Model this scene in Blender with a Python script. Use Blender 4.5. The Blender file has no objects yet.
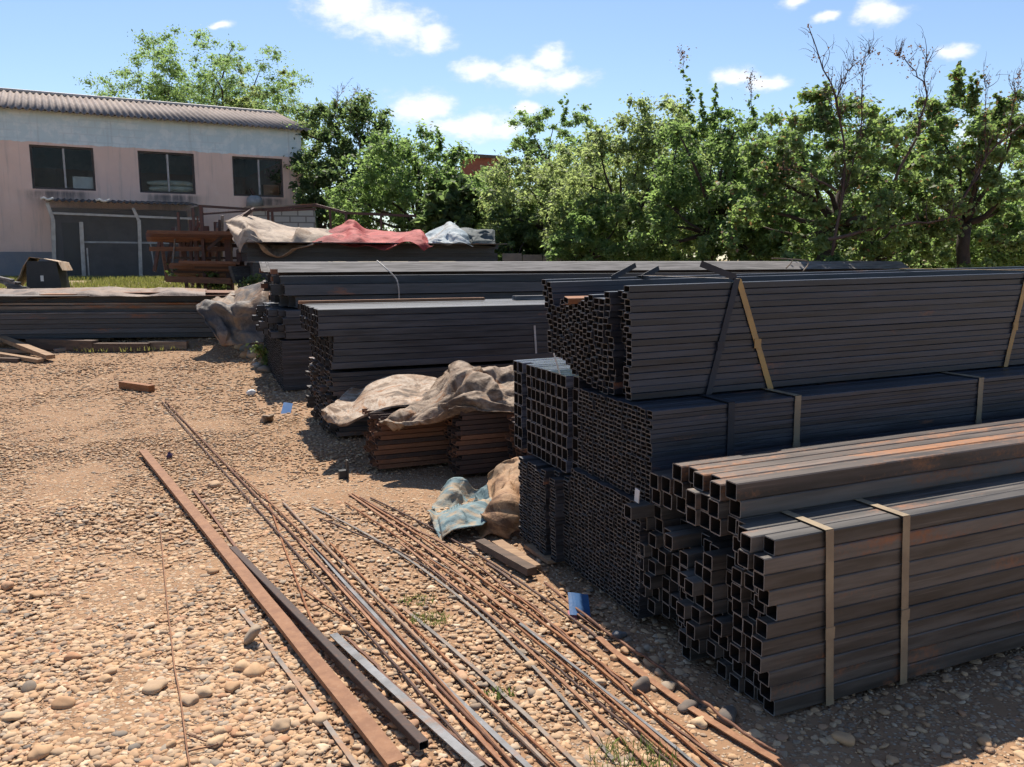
import bpy, math, random
import numpy as np
from mathutils import Vector, Matrix, noise as mnoise
from mathutils.geometry import delaunay_2d_cdt

random.seed(7)
RNG = np.random.default_rng(11)
SC = bpy.context.scene
COL = SC.collection
rad = math.radians

# ------------------------------------------------------------------ camera
FPX = 820.0
PITCH = math.atan((383.5 - 258.5) / FPX)
EYE = 1.65
CP, SP = math.cos(PITCH), math.sin(PITCH)


def at(u, v, Y):
    """point of the place seen at photo pixel (u, v) when it stands Y metres ahead"""
    x = (u - 512) / FPX
    y = -(v - 383.5) / FPX
    r = (x, CP + y * SP, -SP + y * CP)
    k = Y / r[1]
    return Vector((r[0] * k, Y, EYE + r[2] * k))


def gz(x, y):
    """height of the yard: level by the piles, rising towards the building on the left"""
    if y <= 8.5:
        return 0.0
    t = min((y - 8.5) / 12.5, 1.0)
    sx = min(max((1 - x) / 6, 0), 1)
    sx = sx * sx * (3 - 2 * sx)
    return 1.08 * t * t * (3 - 2 * t) * sx


def on_ground(u, v, dz=0.0):
    x = (u - 512) / FPX
    y = -(v - 383.5) / FPX
    r = (x, CP + y * SP, -SP + y * CP)
    t, st = 1.0, 0.02
    while t < 120:
        p = (r[0] * t, r[1] * t, EYE + r[2] * t)
        if p[2] <= gz(p[0], p[1]) + dz:
            break
        t += st
        if t > 12:
            st = 0.05
    return Vector((r[0] * t, r[1] * t, gz(r[0] * t, r[1] * t) + dz))


# ------------------------------------------------------------------ materials
def new_mat(name):
    m = bpy.data.materials.new(name)
    m.use_nodes = True
    nt = m.node_tree
    nt.nodes.clear()
    out = nt.nodes.new('ShaderNodeOutputMaterial')
    return m, nt, out


class G:
    """small node-graph helper"""
    def __init__(self, nt):
        self.nt = nt

    def n(self, typ, **kw):
        node = self.nt.nodes.new(typ)
        for k, v in kw.items():
            setattr(node, k, v)
        return node

    def put(self, sock, val):
        if isinstance(val, bpy.types.NodeSocket):
            self.nt.links.new(val, sock)
        elif val is not None:
            if isinstance(val, (tuple, list)) and len(val) == 3 and sock.type == 'RGBA':
                val = (*val, 1)
            sock.default_value = val

    def math(self, op, a, b=None, clamp=False):
        m = self.n('ShaderNodeMath', operation=op, use_clamp=clamp)
        self.put(m.inputs[0], a)
        if b is not None:
            self.put(m.inputs[1], b)
        return m.outputs[0]

    def vmath(self, op, a, b=None):
        m = self.n('ShaderNodeVectorMath', operation=op)
        self.put(m.inputs[0], a)
        if b is not None:
            self.put(m.inputs[1], b)
        return m.outputs['Value'] if op in ('LENGTH', 'DOT_PRODUCT') else m.outputs[0]

    def noise(self, vec, scale, detail=4, rough=0.55, dist=0.0):
        t = self.n('ShaderNodeTexNoise')
        self.put(t.inputs['Vector'], vec)
        t.inputs['Scale'].default_value = scale
        t.inputs['Detail'].default_value = detail
        t.inputs['Roughness'].default_value = rough
        t.inputs['Distortion'].default_value = dist
        return t.outputs['Fac']

    def vor(self, vec, scale, feature='F1', out='Distance', rnd=1.0):
        t = self.n('ShaderNodeTexVoronoi', feature=feature)
        self.put(t.inputs['Vector'], vec)
        t.inputs['Scale'].default_value = scale
        t.inputs['Randomness'].default_value = rnd
        return t.outputs[out]

    def ramp(self, fac, stops, interp='LINEAR'):
        r = self.n('ShaderNodeValToRGB')
        r.color_ramp.interpolation = interp
        el = r.color_ramp.elements
        while len(el) < len(stops):
            el.new(0.5)
        for e, (p, c) in zip(el, stops):
            e.position = p
            e.color = (*c, 1) if len(c) == 3 else c
        self.put(r.inputs[0], fac)
        return r.outputs[0]

    def step(self, fac, a, b):
        m = self.n('ShaderNodeMapRange', interpolation_type='SMOOTHSTEP')
        self.put(m.inputs[0], fac)
        m.inputs[1].default_value = a
        m.inputs[2].default_value = b
        return m.outputs[0]

    def mix(self, fac, a, b, blend='MIX'):
        m = self.n('ShaderNodeMix', data_type='RGBA', blend_type=blend)
        self.put(m.inputs[0], fac)
        self.put(m.inputs[6], a)
        self.put(m.inputs[7], b)
        return m.outputs[2]

    def bump(self, h, strength=0.4, dist=0.01):
        b = self.n('ShaderNodeBump')
        b.inputs['Strength'].default_value = strength
        b.inputs['Distance'].default_value = dist
        self.put(b.inputs['Height'], h)
        return b.outputs[0]

    def pbsdf(self, col, rough=0.6, metal=0.0, normal=None, spec=0.5):
        p = self.n('ShaderNodeBsdfPrincipled')
        self.put(p.inputs['Base Color'], col)
        self.put(p.inputs['Roughness'], rough)
        self.put(p.inputs['Metallic'], metal)
        self.put(p.inputs['Specular IOR Level'], spec)
        if normal is not None:
            self.put(p.inputs['Normal'], normal)
        return p.outputs[0]

    def coords(self, rnd=True):
        """object coordinates, moved by a random amount per object and per loose piece"""
        tc = self.n('ShaderNodeTexCoord').outputs['Object']
        if not rnd:
            return tc, None
        oi = self.n('ShaderNodeObjectInfo').outputs['Random']
        gi = self.n('ShaderNodeNewGeometry').outputs['Random Per Island']
        r = self.math('FRACT', self.math('ADD', oi, gi))
        v = self.vmath('ADD', tc, self.vmath('SCALE', (37.0, 19.0, 53.0), None))
        sc = v.node.inputs[1].links[0].from_node
        self.put(sc.inputs['Scale'], r)
        return v, r


def steel_mat(name, base, rust=0.25, rough=0.42, rustcol=(0.27, 0.10, 0.035), var=0.75, iso=False):
    m, nt, out = new_mat(name)
    g = G(nt)
    v, r = g.coords()
    st = g.vmath('MULTIPLY', v, (4.0, 4.0, 4.0) if iso else (1.2, 14.0, 14.0))
    streak = g.noise(st, 2.0, 5, 0.6)
    pt = g.noise(g.vmath('MULTIPLY', v, (1.0, 3.0, 3.0)), 1.7, 5, 0.65)
    fine = g.noise(v, 60, 3, 0.6)
    b2 = tuple(min(c * 1.75 + 0.006, 1) for c in base)
    b0 = tuple(c * 0.5 for c in base)
    c = g.mix(g.step(streak, 0.3, 0.72), b0, b2)
    c = g.mix(g.math('MULTIPLY', g.math('SUBTRACT', r, 0.5), var, True), c, b2)
    bright = g.math('ADD', 1.0 - var / 2, g.math('MULTIPLY', r, var))
    c = g.mix(1.0, c, g.n('ShaderNodeCombineColor').outputs[0], 'MULTIPLY')
    cc = c.node.inputs[7].links[0].from_node
    for i in range(3):
        g.put(cc.inputs[i], bright)
    scr = g.noise(g.vmath('MULTIPLY', v, (40.0, 40.0, 40.0) if iso else (2.5, 90.0, 90.0)), 1.0, 2, 0.5)
    c = g.mix(g.math('MULTIPLY', g.step(scr, 0.62, 0.74), 0.35), c, tuple(min(k * 2.6 + 0.02, 1) for k in base))
    th = 0.66 - 0.3 * rust
    rf = g.math('ADD', pt, g.math('MULTIPLY', g.math('SUBTRACT', r, 0.5), 0.16))
    rf = g.step(g.math('ADD', rf, g.math('MULTIPLY', g.math('SUBTRACT', fine, 0.5), 0.22)), th, th + 0.2)
    rcol = g.mix(g.noise(v, 22, 4, 0.7), tuple(k * 0.5 for k in rustcol), tuple(min(k * 1.5, 1) for k in rustcol))
    c = g.mix(g.math('MULTIPLY', rf, 0.85), c, rcol)
    ro = g.math('ADD', rough - 0.08, g.math('MULTIPLY', g.math('ADD', streak, rf), 0.22))
    nt.links.new(g.pbsdf(c, ro, 0.0, g.bump(fine, 0.12, 0.003), 0.6), out.inputs[0])
    return m


def rust_mat(name, a, b, c3, rough=0.75, sx=1.0):
    m, nt, out = new_mat(name)
    g = G(nt)
    v, r = g.coords()
    n1 = g.noise(g.vmath('MULTIPLY', v, (sx, 5, 5)), 3.0, 6, 0.65)
    n2 = g.noise(v, 45, 4, 0.65)
    c = g.mix(g.step(n1, 0.35, 0.65), a, b)
    c = g.mix(g.math('MULTIPLY', g.step(n2, 0.5, 0.75), 0.7), c, c3)
    c = g.mix(g.math('MULTIPLY', r, 0.5), c, tuple(k * 0.5 for k in a))
    nt.links.new(g.pbsdf(c, rough, 0, g.bump(n2, 0.3, 0.003), 0.35), out.inputs[0])
    return m


def plain_mat(name, a, b=None, scale=6.0, rough=0.7, bump=0.15, bd=0.004, spec=0.4, stretch=(1, 1, 1), lo=0.35, hi=0.65):
    m, nt, out = new_mat(name)
    g = G(nt)
    v, r = g.coords()
    n1 = g.noise(g.vmath('MULTIPLY', v, stretch), scale, 6, 0.62)
    n2 = g.noise(v, scale * 9, 3, 0.6)
    b = b or tuple(k * 0.7 for k in a)
    c = g.mix(g.step(n1, lo, hi), a, b)
    c = g.mix(g.math('MULTIPLY', n2, 0.35), c, tuple(k * 0.55 for k in a))
    nt.links.new(g.pbsdf(c, rough, 0, g.bump(n2, bump, bd), spec), out.inputs[0])
    return m


def tarp_mat(name, cols, scale=2.0, rough=0.75, spec=0.3):
    m, nt, out = new_mat(name)
    g = G(nt)
    v, r = g.coords(False)
    w = g.noise(v, scale * 0.7, 4, 0.6, 0.6)
    n1 = g.noise(v, scale, 7, 0.68, 0.8)
    n2 = g.noise(v, scale * 14, 4, 0.7)
    n3 = g.noise(v, scale * 2.2, 5, 0.7, 1.5)
    k = len(cols)
    stops = [(0.38 + 0.24 * i / max(k - 1, 1), c) for i, c in enumerate(cols)]
    c = g.ramp(n1, stops)
    c = g.mix(g.math('MULTIPLY', g.step(n2, 0.52, 0.72), 0.4), c, tuple(x * 0.5 for x in cols[0]))
    c = g.mix(g.math('MULTIPLY', g.step(w, 0.55, 0.7), 0.45), c, cols[-1])
    c = g.mix(g.math('MULTIPLY', g.step(n3, 0.54, 0.66), 0.6), c, tuple(x * 0.7 for x in cols[0]))
    h = g.math('ADD', g.noise(v, 11, 4, 0.6, 1.2), g.math('MULTIPLY', n2, 0.25))
    nt.links.new(g.pbsdf(c, rough, 0, g.bump(h, 0.6, 0.02), spec), out.inputs[0])
    return m


def leaf_mat(name, dark, light, dry=None, dryf=0.0, trans=0.65):
    m, nt, out = new_mat(name)
    g = G(nt)
    gi = g.n('ShaderNodeNewGeometry').outputs['Random Per Island']
    tint = g.n('ShaderNodeAttribute', attribute_name='tint').outputs['Fac']
    f = g.math('ADD', g.math('MULTIPLY', tint, 0.62), g.math('MULTIPLY', gi, 0.38))
    c = g.mix(f, dark, light)
    if dry:
        c = g.mix(g.step(g.math('FRACT', g.math('MULTIPLY', gi, 7.31)), 1 - dryf, 1 - dryf * 0.8), c, dry)
    p = g.pbsdf(c, 0.55, 0, None, 0.22)
    t = g.n('ShaderNodeBsdfTranslucent')
    tc = g.mix(1.0, c, (1.38, 1.52, 0.95), 'MULTIPLY')
    g.put(t.inputs[0], tc)
    mx = g.n('ShaderNodeMixShader')
    mx.inputs[0].default_value = trans
    nt.links.new(p, mx.inputs[1])
    nt.links.new(t.outputs[0], mx.inputs[2])
    nt.links.new(mx.outputs[0], out.inputs[0])
    return m


M = {}
M['steel_front'] = steel_mat('steel_front', (0.052, 0.044, 0.037), 0.26, 0.5)
M['steel_loose'] = steel_mat('steel_loose', (0.048, 0.044, 0.040), 0.10, 0.5)
M['steel_top_rusty'] = steel_mat('steel_top_rusty', (0.070, 0.048, 0.036), 0.70, 0.55, (0.32, 0.13, 0.045))
M['steel_blue'] = steel_mat('steel_blue', (0.018, 0.0205, 0.028), 0.10, 0.40)
M['steel_black'] = steel_mat('steel_black', (0.024, 0.024, 0.028), 0.10, 0.48)
M['steel_brown'] = steel_mat('steel_brown', (0.045, 0.036, 0.032), 0.35, 0.5)
M['steel_sq'] = steel_mat('steel_sq', (0.045, 0.05, 0.065), 0.12, 0.24)
M['steel_mid'] = steel_mat('steel_mid', (0.027, 0.027, 0.030), 0.08, 0.45)
M['steel_pale'] = steel_mat('steel_pale', (0.125, 0.115, 0.11), 0.14, 0.85, var=0.2)
M['steel_flat'] = steel_mat('steel_flat', (0.125, 0.125, 0.132), 0.45, 0.5)
M['steel_dull'] = steel_mat('steel_dull', (0.105, 0.084, 0.066), 0.45, 0.6)
M['bar_flat'] = steel_mat('bar_flat', (0.095, 0.096, 0.102), 0.5, 0.5, (0.25, 0.12, 0.06), iso=True)
M['bar_dull'] = steel_mat('bar_dull', (0.135, 0.105, 0.08), 0.75, 0.6, (0.31, 0.17, 0.09), iso=True)
M['bar_tan'] = rust_mat('bar_tan', (0.33, 0.16, 0.078), (0.21, 0.092, 0.045), (0.37, 0.21, 0.12), sx=5)
M['bar_brown'] = rust_mat('bar_brown', (0.20, 0.09, 0.048), (0.11, 0.05, 0.03), (0.27, 0.135, 0.07), sx=5)
M['bar_orange'] = rust_mat('bar_orange', (0.33, 0.14, 0.055), (0.21, 0.08, 0.035), (0.40, 0.19, 0.085), sx=5)
M['bar_dark'] = rust_mat('bar_dark', (0.12, 0.065, 0.045), (0.065, 0.042, 0.034), (0.20, 0.10, 0.055), sx=5)
M['stone_dark'] = plain_mat('stone_dark', (0.17, 0.125, 0.095), (0.12, 0.10, 0.085), 14, 0.85, 0.2)
M['stone_grey'] = plain_mat('stone_grey', (0.20, 0.20, 0.20), (0.15, 0.15, 0.155), 14, 0.8, 0.2)
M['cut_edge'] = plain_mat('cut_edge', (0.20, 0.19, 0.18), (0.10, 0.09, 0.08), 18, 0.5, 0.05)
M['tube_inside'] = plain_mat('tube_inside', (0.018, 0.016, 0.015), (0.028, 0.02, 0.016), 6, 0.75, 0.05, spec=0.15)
M['rust_orange'] = rust_mat('rust_orange', (0.34, 0.15, 0.06), (0.22, 0.085, 0.035), (0.42, 0.20, 0.09))
M['rust_brown'] = rust_mat('rust_brown', (0.21, 0.095, 0.05), (0.11, 0.05, 0.03), (0.28, 0.14, 0.075))
M['rust_tan'] = rust_mat('rust_tan', (0.36, 0.185, 0.095), (0.24, 0.11, 0.055), (0.40, 0.245, 0.15))
M['rust_dark'] = rust_mat('rust_dark', (0.085, 0.05, 0.038), (0.05, 0.035, 0.03), (0.15, 0.07, 0.04))
M['rust_frame'] = rust_mat('rust_frame', (0.13, 0.06, 0.045), (0.085, 0.05, 0.045), (0.2, 0.1, 0.07))
M['strap_ochre'] = plain_mat('strap_ochre', (0.47, 0.29, 0.095), (0.35, 0.22, 0.10), 8, 0.55)
M['strap_dull'] = plain_mat('strap_dull', (0.33, 0.25, 0.155), (0.23, 0.17, 0.11), 8, 0.55)
M['strap_dark'] = plain_mat('strap_dark', (0.035, 0.036, 0.043), (0.025, 0.025, 0.03), 8, 0.6)
M['tarp_tan'] = tarp_mat('tarp_tan', [(0.085, 0.062, 0.046), (0.26, 0.175, 0.115), (0.42, 0.34, 0.265), (0.30, 0.15, 0.07)], 4.2)
M['tarp_grey'] = tarp_mat('tarp_grey', [(0.07, 0.046, 0.032), (0.165, 0.11, 0.07), (0.31, 0.235, 0.17), (0.21, 0.105, 0.05)], 3.8)
M['tarp_brown'] = tarp_mat('tarp_brown', [(0.12, 0.062, 0.032), (0.28, 0.155, 0.078), (0.36, 0.22, 0.12), (0.27, 0.18, 0.11)], 3.0)
M['tarp_blue'] = tarp_mat('tarp_blue', [(0.07, 0.115, 0.13), (0.15, 0.215, 0.225), (0.32, 0.235, 0.15), (0.24, 0.24, 0.20)], 3.2)
M['tarp_dusty'] = tarp_mat('tarp_dusty', [(0.07, 0.06, 0.054), (0.13, 0.11, 0.094), (0.24, 0.165, 0.105), (0.19, 0.105, 0.06)], 1.8, 0.65)
M['sheet_tan'] = tarp_mat('sheet_tan', [(0.22, 0.14, 0.085), (0.40, 0.29, 0.20), (0.46, 0.36, 0.26), (0.36, 0.21, 0.11)], 2.2, 0.75)
M['sheet_rusty'] = tarp_mat('sheet_rusty', [(0.11, 0.085, 0.07), (0.19, 0.14, 0.11), (0.24, 0.18, 0.14), (0.22, 0.12, 0.065)], 1.2, 0.7)
M['tarp_canvas'] = tarp_mat('tarp_canvas', [(0.14, 0.10, 0.075), (0.27, 0.205, 0.15), (0.36, 0.28, 0.21), (0.30, 0.21, 0.14)], 1.3)
M['tarp_red'] = tarp_mat('tarp_red', [(0.20, 0.032, 0.03), (0.33, 0.055, 0.05), (0.38, 0.075, 0.065), (0.40, 0.11, 0.09)], 1.3)
M['tarp_paleblue'] = tarp_mat('tarp_paleblue', [(0.18, 0.225, 0.25), (0.28, 0.33, 0.36), (0.38, 0.40, 0.40), (0.26, 0.24, 0.21)], 1.5)
M['tarp_green'] = tarp_mat('tarp_green', [(0.045, 0.06, 0.06), (0.07, 0.085, 0.085), (0.09, 0.10, 0.10), (0.10, 0.10, 0.09)], 1.1)
M['wood'] = plain_mat('wood', (0.36, 0.23, 0.13), (0.22, 0.13, 0.075), 3, 0.8, 0.2, stretch=(1, 9, 9))
M['wood_grey'] = plain_mat('wood_grey', (0.24, 0.18, 0.13), (0.15, 0.11, 0.08), 3, 0.85, 0.2, stretch=(1, 9, 9))
M['wood_dark'] = plain_mat('wood_dark', (0.13, 0.085, 0.06), (0.08, 0.055, 0.04), 3, 0.85, 0.2, stretch=(1, 9, 9))
M['bark'] = plain_mat('bark', (0.075, 0.055, 0.042), (0.045, 0.033, 0.027), 9, 0.9, 0.5, 0.01)
M['twig'] = plain_mat('twig', (0.10, 0.07, 0.058), (0.07, 0.045, 0.04), 9, 0.9, 0.1)
M['frame_dark'] = plain_mat('frame_dark', (0.10, 0.085, 0.075), (0.06, 0.05, 0.048), 7, 0.7)
M['frame_white'] = plain_mat('frame_white', (0.48, 0.45, 0.42), (0.34, 0.31, 0.28), 7, 0.6)
M['galv'] = plain_mat('galv', (0.34, 0.34, 0.34), (0.24, 0.24, 0.245), 7, 0.45)
M['sack'] = plain_mat('sack', (0.62, 0.60, 0.50), (0.50, 0.46, 0.36), 5, 0.8)
M['card_white'] = plain_mat('card_white', (0.72, 0.71, 0.68), (0.6, 0.59, 0.56), 3, 0.7)
M['card_blue'] = plain_mat('card_blue', (0.05, 0.13, 0.28), (0.035, 0.09, 0.20), 9, 0.35)
M['card_light'] = plain_mat('card_light', (0.12, 0.25, 0.50), (0.17, 0.30, 0.52), 9, 0.4)
M['card_red'] = plain_mat('card_red', (0.5, 0.16, 0.17), (0.55, 0.28, 0.27), 9, 0.5)
M['box_brown'] = plain_mat('box_brown', (0.30, 0.15, 0.08), (0.24, 0.12, 0.07), 4, 0.8)
M['black'] = plain_mat('black', (0.03, 0.03, 0.032), (0.02, 0.02, 0.022), 5, 0.5)
M['purple'] = plain_mat('purple', (0.10, 0.06, 0.13), (0.06, 0.04, 0.08), 5, 0.4)
M['concrete'] = plain_mat('concrete', (0.34, 0.33, 0.31), (0.25, 0.24, 0.22), 3, 0.9, 0.3)
M['concrete_pink'] = plain_mat('concrete_pink', (0.33, 0.26, 0.21), (0.22, 0.18, 0.15), 3, 0.9, 0.3)
M['bluewall'] = plain_mat('bluewall', (0.22, 0.225, 0.25), (0.27, 0.25, 0.25), 2, 0.85, 0.2)
M['interior'] = plain_mat('interior', (0.15, 0.135, 0.135), (0.10, 0.09, 0.092), 2, 0.9)
M['brick_red'] = plain_mat('brick_red', (0.30, 0.11, 0.075), (0.22, 0.085, 0.06), 4, 0.9)
M['grass'] = leaf_mat('grass', (0.15, 0.15, 0.05), (0.34, 0.32, 0.13), None, 0, 0.35)
M['weed'] = leaf_mat('weed', (0.09, 0.13, 0.04), (0.20, 0.24, 0.09), None, 0, 0.35)
M['leaf_dark'] = leaf_mat('leaf_dark', (0.066, 0.102, 0.052), (0.215, 0.265, 0.135))
M['leaf_mid'] = leaf_mat('leaf_mid', (0.090, 0.142, 0.060), (0.285, 0.36, 0.17))
M['leaf_olive'] = leaf_mat('leaf_olive', (0.125, 0.158, 0.075), (0.39, 0.42, 0.24))
M['leaf_light'] = leaf_mat('leaf_light', (0.15, 0.215, 0.10), (0.30, 0.385, 0.19), None, 0, 0.55)
M['leaf_fig'] = leaf_mat('leaf_fig', (0.082, 0.130, 0.056), (0.30, 0.37, 0.165), (0.27, 0.15, 0.10), 0.04, 0.56)
M['leaf_dry'] = leaf_mat('leaf_dry', (0.16, 0.085, 0.055), (0.30, 0.16, 0.09), None, 0, 0.3)


def stucco_mat():
    m, nt, out = new_mat('pink_stucco')
    g = G(nt)
    v, _ = g.coords(False)
    sp = g.n('ShaderNodeSeparateXYZ')
    g.put(sp.inputs[0], v)
    z = sp.outputs[2]
    big = g.noise(v, 0.6, 5, 0.6)
    med = g.noise(v, 3.0, 6, 0.65)
    drip = g.noise(g.vmath('MULTIPLY', v, (3.0, 3.0, 0.25)), 1.6, 5, 0.65)
    fine = g.noise(v, 40, 3, 0.6)
    pink = g.mix(g.step(big, 0.35, 0.65), (0.83, 0.585, 0.475), (0.75, 0.53, 0.43))
    pink = g.mix(g.math('MULTIPLY', g.step(med, 0.5, 0.75), 0.3), pink, (0.83, 0.67, 0.58))
    pink = g.mix(g.math('MULTIPLY', g.step(drip, 0.52, 0.78), 0.5), pink, (0.30, 0.25, 0.23))
    # paint band under the eave, patchy
    zz = g.math('ADD', z, g.math('MULTIPLY', g.math('SUBTRACT', med, 0.5), 0.16))
    band = g.mix(g.step(med, 0.46, 0.6), (0.58, 0.67, 0.68), (0.70, 0.75, 0.74))
    blk = g.n('ShaderNodeTexBrick')
    g.put(blk.inputs['Vector'], g.n('ShaderNodeCombineXYZ').outputs[0])
    cx = blk.inputs['Vector'].links[0].from_node
    g.put(cx.inputs[0], sp.outputs[0])
    g.put(cx.inputs[1], z)
    blk.inputs['Scale'].default_value = 1.0
    blk.inputs['Brick Width'].default_value = 0.42
    blk.inputs['Row Height'].default_value = 0.21
    blk.inputs['Mortar Size'].default_value = 0.02
    band = g.mix(g.math('MULTIPLY', g.math('MULTIPLY', blk.outputs['Fac'], g.step(big, 0.4, 0.6)), 0.35), band, (0.5, 0.53, 0.53))
    c = g.mix(g.step(zz, 4.10, 4.115), pink, band)
    run = g.noise(g.vmath('MULTIPLY', v, (5.0, 5.0, 0.12)), 1.3, 4, 0.6)
    c = g.mix(g.math('MULTIPLY', g.step(run, 0.56, 0.72), 0.28), c, (0.30, 0.27, 0.25))
    # damp grime low on the wall
    low = g.math('MULTIPLY', g.step(g.math('ADD', g.math('MULTIPLY', z, -1.0), g.math('MULTIPLY', big, 1.6)), -0.65, 0.1), 0.55)
    c = g.mix(low, c, (0.17, 0.15, 0.145))
    # soot stains under each sill
    for cxp, sw in ((-1.2, 0.8), (-4.05, 1.1), (-7.2, 1.2)):
        dx = g.math('ABSOLUTE', g.math('SUBTRACT', sp.outputs[0], cxp))
        a = g.math('MULTIPLY', g.step(dx, sw, sw * 0.35), g.math('MULTIPLY', g.step(z, 2.83, 2.70), g.step(z, 2.1, 2.7)))
        a = g.math('MULTIPLY', a, g.step(g.math('ADD', drip, g.math('MULTIPLY', med, 0.4)), 0.42, 0.8))
        c = g.mix(g.math('MULTIPLY', a, 0.85), c, (0.10, 0.095, 0.09))
    nt.links.new(g.pbsdf(c, 0.9, 0, g.bump(fine, 0.25, 0.006), 0.2), out.inputs[0])
    return m


def asbestos_mat():
    m, nt, out = new_mat('grey_corrugated_sheet')
    g = G(nt)
    v, _ = g.coords(False)
    n1 = g.noise(v, 1.5, 6, 0.65)
    n2 = g.noise(v, 14, 5, 0.7)
    c = g.mix(g.step(n1, 0.35, 0.65), (0.27, 0.225, 0.20), (0.19, 0.16, 0.145))
    c = g.mix(g.math('MULTIPLY', g.step(n2, 0.5, 0.72), 0.6), c, (0.12, 0.10, 0.09))
    sp = g.n('ShaderNodeSeparateXYZ')
    g.put(sp.inputs[0], v)
    lap = g.step(g.math('FRACT', g.math('MULTIPLY', sp.outputs[0], 0.9)), 0.93, 1.0)
    c = g.mix(g.math('MULTIPLY', lap, 0.35), c, (0.10, 0.085, 0.08))
    pan = g.noise(g.vmath('MULTIPLY', v, (0.9, 0.6, 0.6)), 1.2, 2, 0.5)
    c = g.mix(g.math('MULTIPLY', g.step(pan, 0.45, 0.6), 0.4), c, (0.30, 0.255, 0.225))
    nt.links.new(g.pbsdf(c, 0.9, 0, g.bump(n2, 0.2, 0.01), 0.2), out.inputs[0])
    return m


def glass_mat():
    m, nt, out = new_mat('dusty_glass')
    g = G(nt)
    v, _ = g.coords(False)
    n1 = g.noise(v, 2.5, 5, 0.6)
    tr = g.n('ShaderNodeBsdfTransparent')
    tr.inputs[0].default_value = (0.86, 0.88, 0.88, 1)
    gl = g.n('ShaderNodeBsdfGlossy')
    gl.inputs['Roughness'].default_value = 0.06
    fr = g.n('ShaderNodeFresnel')
    fr.inputs[0].default_value = 1.22
    mx = g.n('ShaderNodeMixShader')
    nt.links.new(fr.outputs[0], mx.inputs[0])
    nt.links.new(tr.outputs[0], mx.inputs[1])
    nt.links.new(gl.outputs[0], mx.inputs[2])
    df = g.n('ShaderNodeBsdfDiffuse')
    df.inputs[0].default_value = (0.3, 0.29, 0.27, 1)
    m2 = g.n('ShaderNodeMixShader')
    g.put(m2.inputs[0], g.math('MULTIPLY', g.step(n1, 0.5, 0.8), 0.10))
    nt.links.new(mx.outputs[0], m2.inputs[1])
    nt.links.new(df.outputs[0], m2.inputs[2])
    nt.links.new(m2.outputs[0], out.inputs[0])
    return m


def netting_mat():
    m, nt, out = new_mat('wire_netting')
    g = G(nt)
    v, _ = g.coords(False)
    sp = g.n('ShaderNodeSeparateXYZ')
    g.put(sp.inputs[0], v)
    fs = []
    for s in (sp.outputs[0], sp.outputs[2]):
        f = g.math('FRACT', g.math('MULTIPLY', s, 42.0))
        fs.append(g.math('LESS_THAN', f, 0.16))
    k = g.math('MAXIMUM', fs[0], fs[1])
    d = g.pbsdf((0.16, 0.155, 0.15), 0.6)
    tr = g.n('ShaderNodeBsdfTransparent')
    mx = g.n('ShaderNodeMixShader')
    g.put(mx.inputs[0], k)
    nt.links.new(tr.outputs[0], mx.inputs[1])
    nt.links.new(d, mx.inputs[2])
    nt.links.new(mx.outputs[0], out.inputs[0])
    return m


def block_mat():
    m, nt, out = new_mat('white_blocks')
    g = G(nt)
    v, _ = g.coords(False)
    sp = g.n('ShaderNodeSeparateXYZ')
    g.put(sp.inputs[0], v)
    cb = g.n('ShaderNodeCombineXYZ')
    g.put(cb.inputs[0], g.math('ADD', sp.outputs[0], sp.outputs[1]))
    g.put(cb.inputs[1], sp.outputs[2])
    b = g.n('ShaderNodeTexBrick')
    nt.links.new(cb.outputs[0], b.inputs['Vector'])
    b.inputs['Scale'].default_value = 1
    b.inputs['Brick Width'].default_value = 0.42
    b.inputs['Row Height'].default_value = 0.17
    b.inputs['Mortar Size'].default_value = 0.018
    b.inputs['Color1'].default_value = (0.42, 0.41, 0.39, 1)
    b.inputs['Color2'].default_value = (0.33, 0.32, 0.31, 1)
    b.inputs['Mortar'].default_value = (0.15, 0.14, 0.135, 1)
    n2 = g.noise(v, 6, 5, 0.6)
    c = g.mix(g.math('MULTIPLY', n2, 0.4), b.outputs[0], (0.22, 0.21, 0.20))
    nt.links.new(g.pbsdf(c, 0.9, 0, None, 0.2), out.inputs[0])
    return m


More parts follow.
